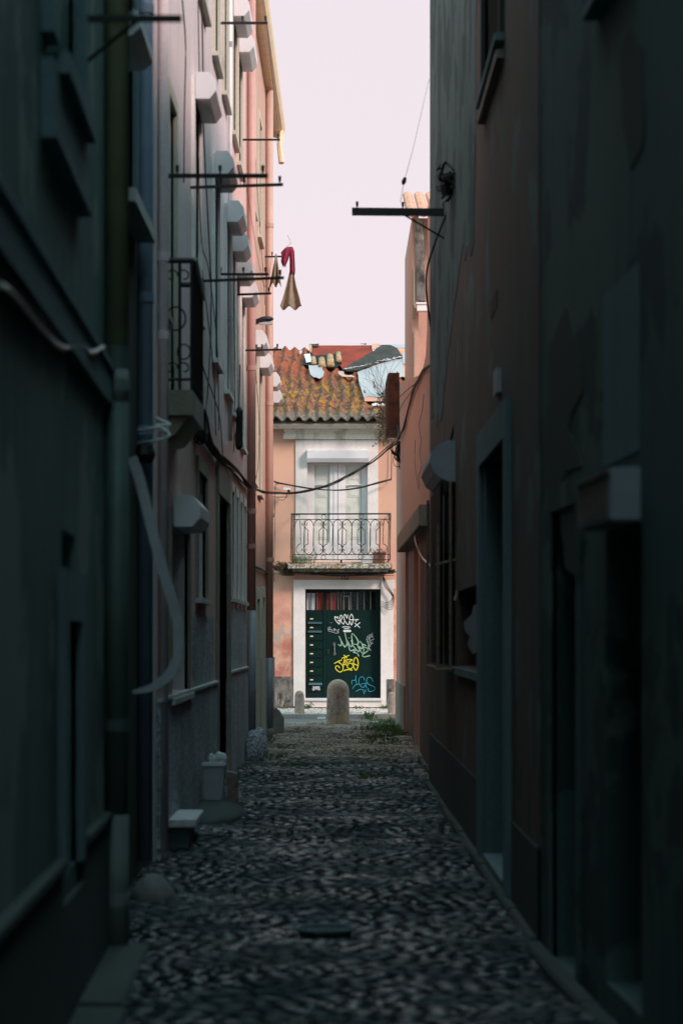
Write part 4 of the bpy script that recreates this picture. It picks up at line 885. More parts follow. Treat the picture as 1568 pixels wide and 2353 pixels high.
# small stones and rubble
rub=[]
for k,(px,py,s_) in enumerate(((935,1752,.09),(950,1768,.11),(965,1782,.10),(940,1770,.07),(975,1792,.08),(957,1750,.06),(930,1742,.06))):
    Y=F*EYE/(py-HY); m=MB(); m.lathe([(s_*.7,-.03),(s_*.8,.02),(s_*.5,.07),(s_*.1,.08)],(0,0,0),9,jit=.4); o=m.build('rubble_stone',M['kerb']); o.location=(P(px,0,Y).x,Y,0); rub.append(o)
labs=['lowest','small flat','largest','round','nearest','farthest broken','leftmost pale']
for o,l in zip(rub,labs): tag(o,'loose rubble stone beside the dark doorway at the right wall','stone','rubble stones by the right doorway')
m=MB(); m.box(P(729,0,47.3).x,P(748,0,47.3).x,47.18,47.29,-.03,.0); tag(m.build('white_marker_slab',M['white']),'flat white strip lying at the kerb left of the big bollard','strip')

# =================================================================== DRAINPIPES
def pipe(name,label,parts,X,Y,r,collars=(),group='drainpipes on the left row',shoe=None):
    t=thing(name,label,'drainpipe',group)
    for z0,z1,mat,nm in parts:
        m=MB(); m.tube([(X,Y,z0),(X,Y,z1)],r,16); m.build(nm,M[mat],t,smooth=False)
        for p_ in t.children[-1].data.polygons: p_.use_smooth=len(p_.vertices)==4
    for z,mat in collars:
        m=MB(); m.tube([(X,Y,z),(X,Y,z+.06)],r*1.14,16); m.tube([(X,Y,z+.02),(X+(-.1 if X<0 else .1),Y,z+.02)],.012,6); m.build('pipe_clip',M[mat],t)
    if shoe: m=MB(); m.tube(shoe,r,14); m.build('pipe_shoe',M[parts[0][2]],t,smooth=True)
    return t
Yg=12.02; zz=lambda py,Y:EYE+(HY-py)*Y/F
pipe('drainpipe','thick green drainpipe with grey foot at the corner of the nearest left house',[(.02,zz(1870,Yg),'pipe_grey','lower_pipe'),(zz(1870,Yg),zz(925,Yg),'pipe_teal','middle_pipe'),(zz(925,Yg),zz(850,Yg),'pipe_grey','repair_sleeve'),(zz(850,Yg),zz(797,Yg),'pipe_teal','dark_band'),(zz(797,Yg),9.9,'pipe_green','upper_pipe')],P(268,0,Yg).x,Yg,.060,((zz(900,Yg),'pipe_grey'),(zz(2080,Yg),'pipe_grey'),(zz(1680,Yg),'pipe_teal')))
Yg=15.7
pipe('drainpipe','dark blue drainpipe beside the start of the pale pink house',[(.1,9.5,'pvc_blue','pipe')],P(333,0,Yg).x,Yg,.052,((zz(695,Yg),'pvc_blue'),(zz(1000,Yg),'pvc_blue'),(5.6,'pvc_blue')))
Yg=31.2
pipe('drainpipe','drainpipe pink above and blue-grey below, between the pink and salmon houses',[(.2,zz(1402,Yg),'pvc_grey','lower_pipe'),(zz(1402,Yg),10.2,'pipe_pink','upper_pipe')],LW.X(Yg)+.066,Yg,.055,((zz(1500,Yg)-.5,'pvc_grey'),(zz(1260,Yg),'pipe_pink'),(zz(1180,Yg),'pipe_pink'),(5,'pipe_pink')))
Yg=38.0
pipe('drainpipe','salmon drainpipe with grey lower end nearest the alley end',[(.15,zz(1511,Yg),'pvc_grey','lower_pipe'),(zz(1511,Yg),10.15,'pipe_salmon','upper_pipe')],LW.X(Yg)+.065,Yg,.058,((zz(1595,Yg),'pvc_grey'),(zz(1290,Yg),'pipe_salmon'),(5.2,'pipe_salmon'),(8,'pipe_salmon')),shoe=[(LW.X(Yg)+.065,Yg,.2),(LW.X(Yg)+.065,Yg,.1),(LW.X(Yg)+.12,Yg-.06,.02)])
Yg=26.4
pipe('drainpipe','thin white drainpipe running up the middle of the pink house',[(3.7,10.2,'boxwhite','pipe')],LW.X(Yg)+.035,Yg,.022,((5,'pvc_grey'),(8,'pvc_grey')))
Yg=17.0
pipe('drainpipe','slim mauve pipe on the near edge of the pale pink house',[(.05,10.2,'lilac','pipe')],LW.X(Yg)+.04,Yg,.035,((zz(600,Yg),'lilac'),(zz(780,Yg),'lilac'),(3.0,'lilac')))
# =================================================================== CLOTHES-LINE BRACKETS
G='iron clothes-line brackets sticking out of the walls'
def bracket(label,fc,px,py,pxt,pyt=None,r=.012,ups=(1.0,.05),brace=None,th=1.0):
    Y=fc.Y(px); z=EYE+(HY-py)*Y/F; A=Vector(fc.pt(Y,z,-.02)); B=Vector(((pxt-CX)*Y/F,Y,EYE+(HY-(pyt or py))*Y/F))
    t=thing('clothesline_bracket',label,'bracket',G); m=MB(); dn=Vector((0,0,-r)); 
    m.quadbox([A+Vector((0,-r,-r)),B+Vector((0,-r,-r)),B+Vector((0,r,-r)),A+Vector((0,r,-r)),A+Vector((0,-r,r)),B+Vector((0,-r,r)),B+Vector((0,r,r)),A+Vector((0,r,r))])
    m.build('arm',M['iron'],t)
    if brace:
        q=fc.pt(Y,z-brace[0],0); m=MB(); m.tube([q,A.lerp(B,brace[1])],.009,6); m.build('brace',M['iron'],t)
    for u in ups:
        q=A.lerp(B,u*.985) ; m=MB(); m.tube([q+Vector((0,0,r*.9)),q+Vector((0,0,.02+r))],.006,6); m.tube([q+Vector((0,0,.018+r)),q+Vector((0,0,.06+r))],[.011,.013],8); m.build('line_peg',M['iron'],t)
    return Y,A,B,z
bk={}
m_=None
bk['a']=bracket('nearest thick iron bracket with diagonal brace at top left',L0,175,43,417,r=.013,ups=(.55,),brace=(.22,.62))
bk['b']=bracket('thin bracket highest on the pink house, near the top of the photo',LW,505,53,615,r=.012,ups=(.97,.5))
bk['c']=bracket('thin bracket ending under the sunlit end of the gutter',LW,553,321,643,r=.011,ups=(.97,.02))
bk['d']=bracket('thick long bracket left of and above the grey shutter boxes, upper of a crossing pair',LW,366,404,615,r=.014,ups=(.19,.58,.97))
bk['e']=bracket('long bracket just below the thick one, reaching into the sky',LW,437,431,650,424,r=.012,ups=(.6,.98,.35))
bk['h']=bracket('short bracket just above the long one that starts behind the small balcony',LW,507,630,617,r=.012,ups=(.04,.5,.95))
bk['g']=bracket('long bracket starting just behind the small balcony',LW,460,646,652,638,r=.012,ups=(.97,))
bk['i']=bracket('short bracket with the grey mop hanging at its wall end',LW,542,677,623,674,r=.012,ups=(.95,))
bk['j']=bracket('lowest thin bracket, its tip over the tiled roof',LW,562,805,647,803,r=.012,ups=(.9,.35,.5))
bk['f']=bracket('farthest bracket, holding the washing against the sky',LW,608,590,650,589,r=.012,ups=(.45,.95))
bk['r']=bracket('thick bracket with diagonal brace on the right-hand brown house',R1,1020,488,808,486,r=.032,ups=(.03,.47,.96),brace=(.24,.50))
# lines between the brackets
def cable(name,label,pts,r=.006,mat='wire',n=6,cat='cable',group=None,strands=1,spread=.015):
    m=MB()
    for s_ in range(strands):
        o_=Vector((0,0,0)) if strands==1 else Vector((rnd.uniform(-1,1),rnd.uniform(-1,1),rnd.uniform(-1,1)))*spread
        pp=[Vector(p_)+o_+(Vector((rnd.uniform(-1,1),rnd.uniform(-1,1),rnd.uniform(-1,1)))*spread*.7 if strands>1 else Vector((0,0,0))) for p_ in pts]
        m.tube(spline(pp,n),r,5)
    return tag(m.build(name,M[mat]),label,cat,group)
GL='washing lines strung along the left wall'
def tip(k,u=.97,dz=.07): _,A,B,_z=bk[k]; return A.lerp(B,u)+Vector((0,0,dz))
cable('washing_line','washing line in the air between the two highest brackets',[tip('b'),tip('b').lerp(tip('c'),.5)+Vector((0,0,-.03)),tip('c')],.0025,group=GL)
cable('washing_line','washing line between the lower crossing brackets and the far one',[tip('e',.6),tip('e',.6).lerp(tip('j',.9),.5)+Vector((0,0,-.1)),tip('f',.45)],.0025,group=GL)
# ------- right bracket wire and insulator
wr=thing('stay_wire','thin stay wire with black insulator rising from the right-hand bracket','wire')
A=tip('r',.49,.09); Yr=bk['r'][0]; B=P(928,415,Yr); B2=P(946,350,Yr+.3); B3=P(985,180,Yr+1.5)
m=MB(); m.tube([A,B],.0028,5); m.tube([B,B2,B3],.0028,5); m.build('wire',M['steel'],wr)
m=MB(); m.tube([P(925,424,Yr),P(927,417,Yr),P(930,408,Yr)],[.012,.022,.014],8); m.build('insulator',M['iron'],wr)
m=MB(); a=Vector(R1.pt(20.6,5.42,.05))
m.tube([a+Vector((0,-.5,0)),a,a+Vector((0,.4,0))],.014,6)
for k in range(14):
    c=a+Vector((rnd.uniform(-.02,.06),rnd.uniform(-.5,.4),rnd.uniform(-.07,.06))); m.tube(spline([c+Vector((rnd.uniform(-.09,.09),rnd.uniform(-.1,.1),rnd.uniform(-.07,.07))) for _ in range(5)],4),.012,5)
m.lathe([(.05,-.1),(.07,-.02),(.06,.05),(.02,.09)],(a.x,a.y,a.z),10)
tag(m.build('insulator_cluster',M['iron']),'tangled black insulators and cable ends above the right-hand bracket','insulators')
cable('wall_cable','dark cable hanging down the brown house to the grey curved shutter box',[P(1058,420,20.6),P(1072,455,20.4),P(1045,520,20.6),P(1042,650,20.7),P(1050,760,20.5),P(1070,850,20.2),P(1052,940,20.4),P(1035,1010,20.6)],.013)
cable('wall_cable','reddish cable hanging off the corner below the right-hand bracket',[P(1030,480,21.6),P(1005,540,22.5),P(982,610,24),P(978,660,25),P(984,720,25.3),P(992,770,25.3)],.011)
# ------- cables across the alley end
def C4(cx,cy): return (611.2+cx*.2165,984.6+cy*.2165)
pts=[P(*C4(1430,120),41.5),P(*C4(1300,210),41.2),P(*C4(1180,312),40.6),P(*C4(1060,398),39.9),P(*C4(900,490),38.8),P(*C4(700,590),37.2),P(*C4(500,650),35.6),P(*C4(300,682),34.2),P(*C4(100,690),33),P(*C4(-20,680),32.2),P(572,1118,31.0)]
cable('cable_bundle','sagging bundle of black cables crossing the alley in front of the balcony window',pts,.006,strands=6,spread=.020)
pts=[P(*C4(1325,540),49.85),P(*C4(1150,583),49.7),P(*C4(1000,620),49.7),P(*C4(800,650),49.7),P(*C4(600,645),49.7),P(*C4(400,625),49.8),P(*C4(150,578),49.9),P(*C4(85,562),49.93)]
cable('cable_bundle','shallower twisted cable bundle strung along the end house front',pts,.009,strands=3,spread=.012)
cable('wall_cable','cable running up the right edge of the end house wall',[P(*C4(1325,545),49.9),P(*C4(1328,400),49.93),P(*C4(1330,60),49.93)],.009)
cable('wall_cable','thin dark cable running down the left edge of the end house',[P(*C4(130,590),49.93),P(*C4(95,640),49.93),P(*C4(90,1200),49.93),P(*C4(85,1480),49.93),P(*C4(85,1620),49.93)],.007)
cable('cable_bundle','thick black bundle of cables under the balcony slab',[P(628,1304,49.9),P(670,1312,49.75),P(760,1318,49.75),P(850,1316,49.75),P(905,1312,49.8)],.014,strands=9,spread=.03)
cable('wall_cable','thin cable line above the street door',[P(628,1318,49.93),P(760,1321,49.93),P(905,1322,49.93)],.005)
m=MB(); 
for k in range(5):
    m.tube(spline([P(878,1318,49.9),P(882+k*2,1345,49.86),P(900+k,1370,49.85),P(890+k*2,1384+k*4,49.86),P(875,1380+k*3,49.9)],6),.005,5)
m.tube(spline([P(875,1318,49.9),P(873,1340,49.9),P(868,1350,49.9)],4),.005,5); tag(m.build('hanging_cable_loops',M['wire']),'thin black cable loops hanging over the right side of the stone door frame','cable')
# coil on right wall
m=MB()
for k in range(12):
    c=P(920+rnd.uniform(-4,5),1040+rnd.uniform(-6,6),41.0); rx=rnd.uniform(.05,.11); rz=rnd.uniform(.15,.24); m.tube([c+Vector((rx*math.cos(t)+.03*math.sin(2*t+k),rnd.uniform(-.02,.02),rz*math.sin(t))) for t in [i*2*math.pi/22 for i in range(22)]],.006,5,closed=True)
for k in range(6): m.tube(spline([P(896+k*2,1030+k*2,41),P(905+k*3,1045+k,41),P(918,1020,41),P(925,1008,40.8)],4),.007,5)
tag(m.build('cable_coil',M['wire']),'coil of spare black cable hanging on the low salmon wall','cable coil')
W2=lambda px,py,d=.03: R2.pt(*R2.yz(px,py),d)
cable('wall_cable','thick black cable climbing the low salmon wall from the coil to the dark corner',[W2(921,1005,.05),W2(930,985),W2(938,955),W2(945,925),W2(953,900),W2(960,882),W2(968,868),W2(978,850),P(990,838,26.5)],.014,strands=3,spread=.012)
cable('wall_cable','upper thin cable from the wall junction to the rusty overhang',[W2(966,875),W2(940,895),W2(921,912)],.006)
cable('wall_cable','lower thin cable curving from the wall junction down to the rusty overhang',[W2(966,877),W2(945,905),W2(930,925),W2(921,945),W2(919,975)],.006)
cable('wall_cable','pair of vertical cables beside the rusty overhang above the coil',[W2(914,925,.03),W2(915,960),W2(919,985),W2(922,1005)],.010,strands=3,spread=.015)
cable('wall_cable','wavy brown loose wire on the low salmon wall',[W2(978,905),W2(975,940),W2(968,975),W2(972,1010),W2(969,1040),W2(973,1070),W2(966,1095),W2(968,1115)],.004)
cable('wall_cable','shorter wavy loose wire on the low salmon wall',[W2(958,1010),W2(957,1060),W2(962,1100),W2(965,1122),W2(968,1115)],.0035)
# rod below canopy
cable('loose_cord','pale cord hanging below the concrete canopy',[W2(966,1205,.08),W2(972,1245,.1),W2(978,1280,.05),P(988,1300,25.8),P(995,1325,25)],.012,'wire_w',cat='cord')
# left wall cables
WL=lambda px,py,d=.03: LW.pt(*LW.yz(px,py),d)
cable('cable_bundle','tangled black cable bundle sloping down the pink house to the corner pipe',[WL(430,925,.03),WL(447,955,.06),WL(462,1003,.04),WL(482,1038,.04),WL(500,1056,.04),WL(520,1070,.04),WL(540,1090,.04),WL(558,1113,.05),P(572,1118,31)],.011,strands=7,spread=.03)
m=MB()
for k in range(20):
    c=Vector(WL(446,985,.06)); m.tube(spline([c+Vector((rnd.uniform(-.05,.06),rnd.uniform(-.3,.3),rnd.uniform(-.12,.14))) for _ in range(6)],4),.007,5)
tag(m.build('cable_tangle',M['wire']),'tangle of cables hanging under the small iron balcony','cable tangle')
for i,(lab,pp,r_) in enumerate((('cable crossing the pink wall diagonally from the balcony window',[(449,640),(455,820),(480,900),(498,960),(505,1050)],.006),
    ('long cable dropping from the top past the first grey shutter box',[(455,0),(458,120),(460,300),(470,500),(478,700),(470,900),(462,950)],.007),
    ('second long cable beside the first shutter box',[(447,0),(450,200),(449,400),(456,560),(472,620),(492,800),(496,990)],.005),
    ('cable near the white pipe on the pink wall',[(528,520),(532,760),(534,900),(531,1040)],.005),
    ('cable down the salmon wall above the street lamp',[(570,120),(585,420),(598,600),(604,700)],.004),
    ('cable looping on the salmon wall below the street lamp',[(578,760),(582,850),(590,960),(589,1060),(580,1110)],.005),
    ('thin cable across the top of the pink wall',[(410,0),(418,110),(415,270),(414,420)],.006),
    ('slack thin cable on the pink wall right of the balcony',[(456,620),(470,730),(484,860),(489,1000)],.005))):
    cable('wall_cable',lab,[WL(x,y,.03) for x,y in pp],r_,group='cables clipped to the left wall')
cable('wall_cable','thin cable crossing from the salmon wall to the end house under the eaves',[P(530,992,27.5),P(600,998,38),P(650,998,49.9)],.005)
cable('wall_cable','rusty cable run along the salmon wall at street-door height',[WL(583,1302),WL(598,1308),WL(610,1316),WL(618,1320),P(628,1316,42)],.012,strands=3)
WG=lambda px,py,d=.03: L0.pt(*L0.yz(px,py),d)
cable('white_cable','pale flat cable sagging along the grey-green wall, its end curling by the green pipe',[WG(-20,655,.03),WG(0,668),WG(30,700),WG(60,735),WG(95,775),WG(125,798),WG(150,795),WG(172,795),WG(182,808,.04),WG(192,808,.05),WG(200,802,.05),WG(207,797,.06)],.011,'wire_w')
cable('wall_cable','black line under the pale cable on the grey-green wall',[WG(-20,620),WG(0,645),WG(60,715),WG(130,790)],.010)
# wide curved strip
m=MB(); pts=[(302,1050),(320,1100),(345,1200),(368,1290),(392,1370),(408,1430),(411,1490),(395,1540),(368,1568),(340,1582),(305,1590)]
Ys=13.3; pp=spline([P(x,y,Ys) for x,y in pts],6); n=len(pp)
for i in range(n-1):
    def wv(j): return .028*(1 if j/n<.75 else 1-(j/n-.75)*2.6)
    t0=(pp[min(i+1,n-1)]-pp[max(i-1,0)]).normalized(); t1=(pp[min(i+2,n-1)]-pp[i]).normalized()
    def nn(t): return Vector((-t.z,0,t.x))
    a=pp[i]+nn(t0)*wv(i); b_=pp[i]-nn(t0)*wv(i); c=pp[i+1]-nn(t1)*wv(i+1); d_=pp[i+1]+nn(t1)*wv(i+1); y=Vector((0,.035,0))
    m.quad(a,b_,c,d_); m.quad(a+y,b_+y,c+y,d_+y); m.quad(a,a+y,d_+y,d_); m.quad(b_,b_+y,c+y,c)
M['strip']=plain('grey_strip',(.50,.52,.54),.5,var=.2)
tag(m.build('bent_strip',M['strip']),'wide grey strip springing off the wall in a long curve beside the blue pipe','strip')
hk=thing('wall_hooks','pale curved hooks clamped round the blue drainpipe','hook')
for z_,s_ in ((1015,1),(985,.6)):
    m=MB(); m.tube(spline([P(318,z_+3,15.3),P(345,z_,15.1),P(375,z_-8,15.1),P(390,z_-16*s_,15.1),P(378,z_-26*s_,15.2),P(360,z_-40*s_,15.3)],5),.010,6); m.build('hook',M['wire_w'],hk)
m=MB(); m.lathe([(.05,-.05),(.07,0),(.05,.06)],(P(333,0,15.5).x,15.5,zz(1045,15.5)),10); m.build('clamp',M['iron'],hk)
# street lamp
Ysl=33.2; sl_=thing('street_lamp','dark street lamp head on the far left wall against the sky','street lamp')
m=MB(); A=Vector(LW.pt(Ysl,zz(742,Ysl),0)); B=P(628,735,Ysl); ax=(B-A)
prof=[(0.0,.035),(.15,.06),(.4,.075),(.7,.07),(.9,.05),(1.0,.02)]
n0=None
for i,(u,r_) in enumerate(prof):
    c=A+ax*u+Vector((0,0,.025*math.sin(u*2.5)))
    for j in range(12):
        a=2*math.pi*j/12; m.v.append((c.x,c.y+r_*1.1*math.cos(a),c.z+r_*.62*math.sin(a)))
for i in range(len(prof)-1):
    for j in range(12): k=(j+1)%12; m.f.append((i*12+j,i*12+k,(i+1)*12+k,(i+1)*12+j))
m.f.append(tuple(range(12))); m.f.append(tuple(range(60,72))); m.build('lamp_head',M['iron'],sl_,smooth=True)
m=MB(); m.tube([A+Vector((-.02,0,0)),A+ax*.2],.03,8); m.build('lamp_arm',M['iron'],sl_)
m=MB(); c=A+ax*.62; m.box(c.x-.09,c.x+.09,c.y-.05,c.y+.05,c.z-.048,c.z-.015); m.build('lamp_lens',M['plastic'],sl_)
# laundry
def drape(name,label,rows,Y,mat,fold=.035,cat='garment',nf=5):
    m=MB(); nu=24; k=len(rows); n=[]
    for i,(xa,xb,y) in enumerate(rows):
        ln=[]
        for j in range(nu+1):
            u=j/nu; amp=fold*(i/(k-1))**.6; p_=P(xa+(xb-xa)*u,y+amp*150*math.sin(u*nf*6.28+1)*(i/(k-1))**2*(.4 if y<650 else .6),Y); p_.y+=amp*math.sin(u*nf*6.28); ln.append(len(m.v)); m.v.append(tuple(p_))
        n.append(ln)
    for i in range(k-1):
        for j in range(nu): m.f.append((n[i][j],n[i][j+1],n[i+1][j+1],n[i+1][j]))
    o=m.build(name,M[mat],smooth=True); s_=o.modifiers.new('solid','SOLIDIFY'); s_.thickness=.006; return tag(o,label,cat,'washing hung out over the alley')
drape('hanging_garment','maroon cloth folded over the line, its short left flap hanging',[(655,666,569),(648,668,576),(646,664,590),(645,661,600),(650,656,612)],36.0,'cloth_red',.03,nf=1.5)
drape('hanging_garment','long maroon cloth hanging straight above the tan one',[(658,672,567),(664,676,578),(665,677,600),(665,678,622),(665,677,632)],36.2,'cloth_red',.03,nf=1.5)
drape('hanging_garment','tan pleated garment flaring out below the maroon cloth',[(665,675,622),(661,677,640),(656,681,660),(649,688,685),(643,691,700),(648,693,708)],36.4,'cloth_tan',.045,nf=1.7)
drape('hanging_garment','small grey-tan garment at the left of the washing, hanging from the far bracket',[(633,634,583),(629,638,605),(624,642,630),(618,645,655)],35.6,'cloth_tan',.05,nf=2)
cable('washing_line','washing line carrying the maroon and tan clothes',[tip('f',.95,.07),P(663,562,36.2),P(668,558,36.2),P(660,540,34)],.0025,group=GL)
m=MB()
for k in range(70):
    x=rnd.uniform(521,538); m.tube([P(530+rnd.uniform(-3,3),670,28.4),P(x,690,28.4+rnd.uniform(-.05,.05)),P(x+rnd.uniform(-2,2),rnd.uniform(720,760),28.4+rnd.uniform(-.06,.06))],.006,4)
tag(m.build('hanging_mop',M['mop']),'grey string mop head hanging from the short bracket','mop')
m=MB(); a=Vector(WL(531,960,.09)); m.tube([a+Vector((0,0,.12)),a+Vector((0,0,.08)),a+Vector((0,0,-.32)),a+Vector((-.01,0,-.36))],[.02,.042,.046,.02],10); m.tube([a+Vector((0,0,.12)),a+Vector((.01,0,.6))],.008,5)
tag(m.build('cable_splice_box',M['iron']),'long black cable splice case hanging on the pink wall','splice box')
# leaning board on the balcony rail
m=MB(); A=P(443,598,17.55); B=P(463,692,18.75); m.quadbox([A,A+Vector((.035,0,0)),B+Vector((.035,0,0)),B,A+Vector((0,0,.02)),A+Vector((.035,0,.02)),B+Vector((.035,0,.02)),B+Vector((0,0,.02))]); tag(m.build('pale_board',M['cap']),'narrow pale board lying along the outer rail of the small iron balcony','board')
# security camera
sc=thing('security_camera','small white security camera on the left of the end house front','camera')
m=MB(); m.quadbox([P(*C4(185,650),49.5),P(*C4(262,655),49.5),P(*C4(262,655),49.75),P(*C4(185,650),49.75),P(*C4(180,622),49.5),P(*C4(258,628),49.5),P(*C4(258,628),49.78),P(*C4(180,622),49.78)]); m.build('housing',M['boxwhite'],sc,bevel=.005)
m=MB(); m.tube([P(*C4(240,662),49.42),P(*C4(240,662),49.55)],.03,10); m.build('lens',M['iron'],sc)
m=MB(); m.tube([P(*C4(225,672),49.6),P(*C4(222,725),49.75),P(*C4(100,725),49.9),P(*C4(75,715),50.0)],.012,6); m.build('mount',M['steel'],sc)
cable('camera_lead','thin lead looping below the security camera',[P(*C4(225,700),49.6),P(*C4(190,755),49.6),P(*C4(150,755),49.7),P(*C4(120,735),49.8)],.005)
# pots and plants on the balcony
def pot(name,label,px0,px1,py0,py1,Y,mat,cat='planter'):
    m=MB(); a,b_=P(px0,py1,Y),P(px1,py0,Y); w=(b_.x-a.x)*.06; m.quadbox([(a.x+w,Y-.08,a.z),(b_.x-w,Y-.08,a.z),(b_.x-w,Y+.08,a.z),(a.x+w,Y+.08,a.z),(a.x,Y-.1,b_.z),(b_.x,Y-.1,b_.z),(b_.x,Y+.1,b_.z),(a.x,Y+.1,b_.z)])
    m.box(a.x-.012,b_.x+.012,Y-.11,Y+.11,b_.z,b_.z+.02); return tag(m.build(name,M[mat],bevel=.006),label,cat,'planters on the balcony')
pot('planter','white plastic trough planter on the balcony floor',*(611.2+.2165*v for v in (1010,1132)),1275,1294,49.75,'boxwhite')
pot('planter','brown terracotta trough beside the white planter',*(611.2+.2165*v for v in (1135,1262)),1271,1295,49.78,'terra')
def tuft(m,c,n,h,spread,r=.003,lean=.5,leafy=0):
    for k in range(n):
        a=rnd.uniform(0,6.28); d_=rnd.random()**.5*spread; b_=Vector((c[0]+d_*math.cos(a),c[1]+d_*math.sin(a),c[2])); hh=h*rnd.uniform(.45,1); l=Vector((math.cos(a)*lean*hh*rnd.uniform(.2,1),math.sin(a)*lean*hh*rnd.uniform(.2,1),hh)); w=Vector((rnd.uniform(-1,1),rnd.uniform(-1,1),0)).normalized()*r
        mid_=b_+l*.55+Vector((0,0,hh*.12)); n0=len(m.v); m.v+=[tuple(b_-w),tuple(b_+w),tuple(mid_+w*.8),tuple(mid_-w*.8),tuple(b_+l)]; m.f+=[(n0,n0+1,n0+2,n0+3),(n0+3,n0+2,n0+4)]
        for q in range(leafy):
            t=rnd.uniform(.3,1); p_=b_+l*t; dv=Vector((rnd.uniform(-1,1),rnd.uniform(-1,1),rnd.uniform(-.3,1)))*r*5; sv=Vector((rnd.uniform(-1,1),rnd.uniform(-1,1),rnd.uniform(-1,1))).normalized()*r*2.2; n0=len(m.v); m.v+=[tuple(p_),tuple(p_+dv*.5+sv),tuple(p_+dv),tuple(p_+dv*.5-sv)]; m.f.append((n0,n0+1,n0+2,n0+3))
m=MB(); c=P(700,1294,49.7); tuft(m,c,70,.26,.2,.004,.6,6); tuft(m,P(680,1294,49.6),30,.16,.1,.004,.6,6); tag(m.build('balcony_plant',M['leaf']),'wispy green plant growing at the left end of the balcony','plant')
m=MB(); c=P(871,1276,49.78); tuft(m,c,25,.2,.12,.004,.5,2); tag(m.build('potted_plant',M['dry']),'dry sprigs growing from the terracotta trough','plant')
m=MB()
for px,py,Y in ((652,1303,49.7),(658,1306,49.75),(665,1306,49.8)):
    c=P(px,py,Y); tuft(m,c,50,.14,.12,.005,1,5); tuft(m,(c.x,c.y,c.z-.15),40,.2,.1,.005,.8,5)
tag(m.build('wall_moss',M['dry']),'dark mossy growth on the wall at the left end of the balcony slab','moss')
# dry creeper on the roof corner
m=MB()
base=P(892,930,45.5)
for k in range(120):
    px=rnd.gauss(888,7); py=rnd.gauss(955,28); c=P(px,py,rnd.uniform(47.5,49.2)); pts=[c]
    for _ in range(4): pts.append(pts[-1]+Vector((rnd.uniform(-.08,.05),rnd.uniform(-.05,.05),rnd.uniform(-.08,.07))))
    m.tube(pts,.004,3)
    for p_ in pts:
        for _ in range(5):
            d1=Vector((rnd.uniform(-1,1),rnd.uniform(-1,1),rnd.uniform(-1,1)))*.022; d2=Vector((rnd.uniform(-1,1),rnd.uniform(-1,1),rnd.uniform(-1,1)))*.02; n0=len(m.v); m.v+=[tuple(p_),tuple(p_+d1),tuple(p_+d1+d2),tuple(p_+d2)]; m.f.append((n0,n0+1,n0+2,n0+3))
for k in range(26):
    c=roofpt(rnd.uniform(866,890),rnd.uniform(920,935),.15); pts=[c]
    dv=Vector((rnd.uniform(-.10,.06),0,rnd.uniform(.06,.14)))
    for _ in range(7): pts.append(pts[-1]+dv*.8+Vector((rnd.uniform(-.05,.05),rnd.uniform(-.03,.08),rnd.uniform(-.03,.05))))
    m.tube(pts,.0035,3)
for k in range(14):
    c=P(rnd.uniform(875,893),1000,49.6); pts=[c]
    for _ in range(5): pts.append(pts[-1]+Vector((rnd.uniform(-.04,.04),0,-rnd.uniform(.02,.07))))
    m.tube(pts,.004,3)
tag(m.build('dry_creeper',M['dry']),'dry brown creeper spilling from the right corner of the tiled roof','creeper')
# weeds on the ground
m=MB()
def gp(px,py): Y=F*EYE/(py-HY); return ((px-CX)*Y/F,Y,.0)
for k in range(110):
    px=rnd.gauss(882,24); py=rnd.gauss(1676,13)
    if px<909 and py>1652: tuft(m,gp(px,py),16,rnd.uniform(.04,.075)*(1+max(0,(px-888)/16)),.12,.006,.9,1)
for k in range(520):
    py=rnd.uniform(1676,1760); u=rnd.random(); side=rnd.random()<.5
    px=(rnd.gauss(655,28) if side else rnd.gauss(868,38)) if rnd.random()<.7 else rnd.uniform(620,920)
    if 600<px<930: tuft(m,gp(px,py),9,rnd.uniform(.012,.032),.13,.005,1.1,0)
for (px,py,n,h) in ((600,1712,60,.09),(612,1700,60,.08),(565,1745,60,.07),(920,1690,60,.12),(912,1682,50,.12),(630,1740,40,.05),(980,1780,40,.08),(925,1770,40,.06),(850,1790,30,.04),(600,1775,40,.05),(560,1770,40,.05)): 
    for q in range(4): c=gp(px+rnd.uniform(-8,8),py+rnd.uniform(-4,4)); tuft(m,c,n//3,h,.12,.006,.8,1)
for px,py,Y,n,h in ((702,1622,49.7,60,.18),(690,1623,49.8,20,.08),(655,1623,49.8,30,.08),(760,1622,49.8,16,.07),(768,1623,49.7,16,.1),(826,1622,49.7,30,.1),(848,1640,47.2,50,.18),(895,1590,49.8,30,.12),(885,1623,49.7,40,.12),(800,1622,49.8,14,.05)):
    c=P(px,py,Y); tuft(m,(c.x,c.y,.06 if Y>48 else -.03),n,h,.09,.006,.8,3)
tag(m.build('weeds',M['leaf']),'green weeds and grass growing between the stones at the alley end','weeds',kind='stuff')

# =================================================================== LIGHT, SKY, CAMERA
sc_=bpy.context.scene
w=bpy.data.worlds.new('World'); sc_.world=w; w.use_nodes=True; nt=w.node_tree; nt.nodes.clear()
out=nd(nt,'ShaderNodeOutputWorld'); bg=nd(nt,'ShaderNodeBackground'); sky=nd(nt,'ShaderNodeTexSky'); sky.sky_type='NISHITA'; sky.sun_disc=False
SUN_EL,SUN_AZ=R(34),R(132)      # azimuth measured from +Y towards +X: behind the viewer's right shoulder
sky.sun_elevation=SUN_EL; sky.sun_rotation=SUN_AZ; sky.air_density=1.2; sky.dust_density=3
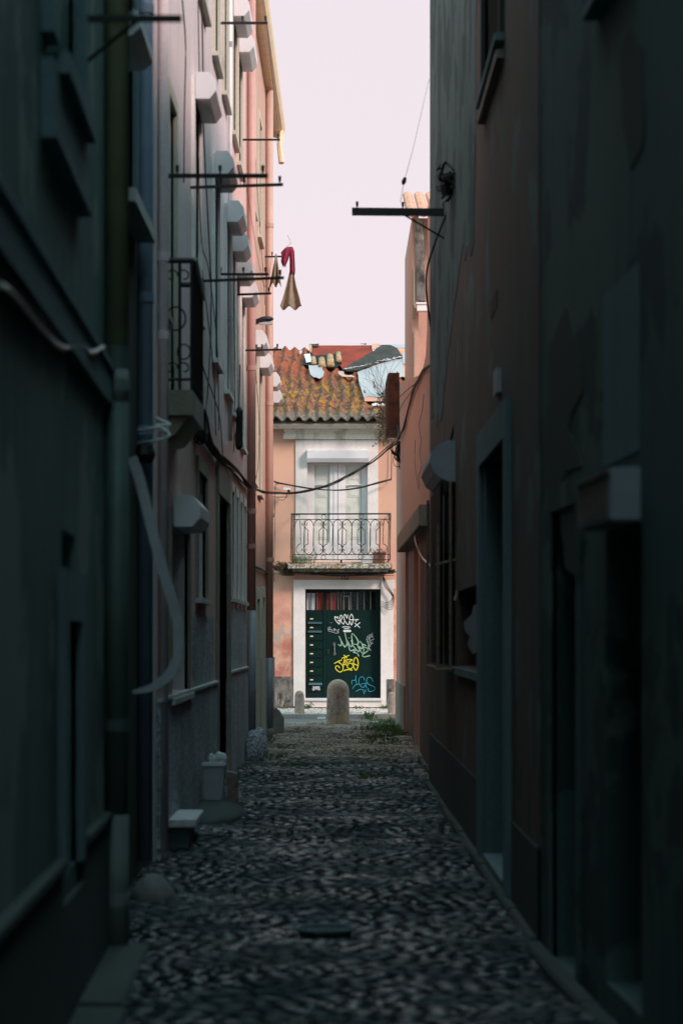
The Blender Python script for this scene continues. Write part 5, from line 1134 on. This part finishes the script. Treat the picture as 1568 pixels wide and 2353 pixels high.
# evening cloud over the clear sky, teal added overhead and behind to tint shade
tc=nd(nt,'ShaderNodeTexCoord'); sx=nd(nt,'ShaderNodeSeparateXYZ'); nt.links.new(tc.outputs['Generated'],sx.inputs[0])
mr=nd(nt,'ShaderNodeMapRange'); mr.inputs[1].default_value=.28; mr.inputs[2].default_value=.6; nt.links.new(sx.outputs[2],mr.inputs[0])
bk_=nd(nt,'ShaderNodeMapRange'); bk_.inputs[1].default_value=.35; bk_.inputs[2].default_value=-.35; bk_.inputs[4].default_value=.4; nt.links.new(sx.outputs[1],bk_.inputs[0])
mxx=nd(nt,'ShaderNodeMath',op='MAXIMUM'); nt.links.new(mr.outputs[0],mxx.inputs[0]); nt.links.new(bk_.outputs[0],mxx.inputs[1])
cloud=mix(nt,mxx.outputs[0],(9.5,8.25,8.75),(10.2,17.4,18.8))
c=mix(nt,.86,sky.outputs[0],cloud)
nt.links.new(c,bg.inputs[0]); bg.inputs[1].default_value=.105; nt.links.new(bg.outputs[0],out.inputs[0])
ld=bpy.data.lights.new('sun','SUN'); ld.energy=3.5; ld.angle=R(12); ld.color=(1,.72,.64); lo=bpy.data.objects.new('sun',ld); C.objects.link(lo)
sd=Vector((math.sin(SUN_AZ)*math.cos(SUN_EL),math.cos(SUN_AZ)*math.cos(SUN_EL),math.sin(SUN_EL))); lo.rotation_euler=sd.to_track_quat('Z','Y').to_euler()
cd=bpy.data.cameras.new('camera'); cam=bpy.data.objects.new('camera',cd); C.objects.link(cam); sc_.camera=cam
cam.location=(0,0,EYE); cam.rotation_euler=(R(90),0,0); cd.sensor_fit='VERTICAL'; cd.sensor_height=36; cd.sensor_width=24; cd.lens=85; cd.shift_y=289/2352; cd.clip_end=2000
cd.dof.use_dof=True; cd.dof.focus_distance=46; cd.dof.aperture_fstop=2.8
v=sc_.view_settings; v.view_transform='Standard'; v.look='None'; v.exposure=0; v.gamma=1
sc_.render.engine='CYCLES'; sc_.cycles.max_bounces=10; sc_.cycles.diffuse_bounces=6
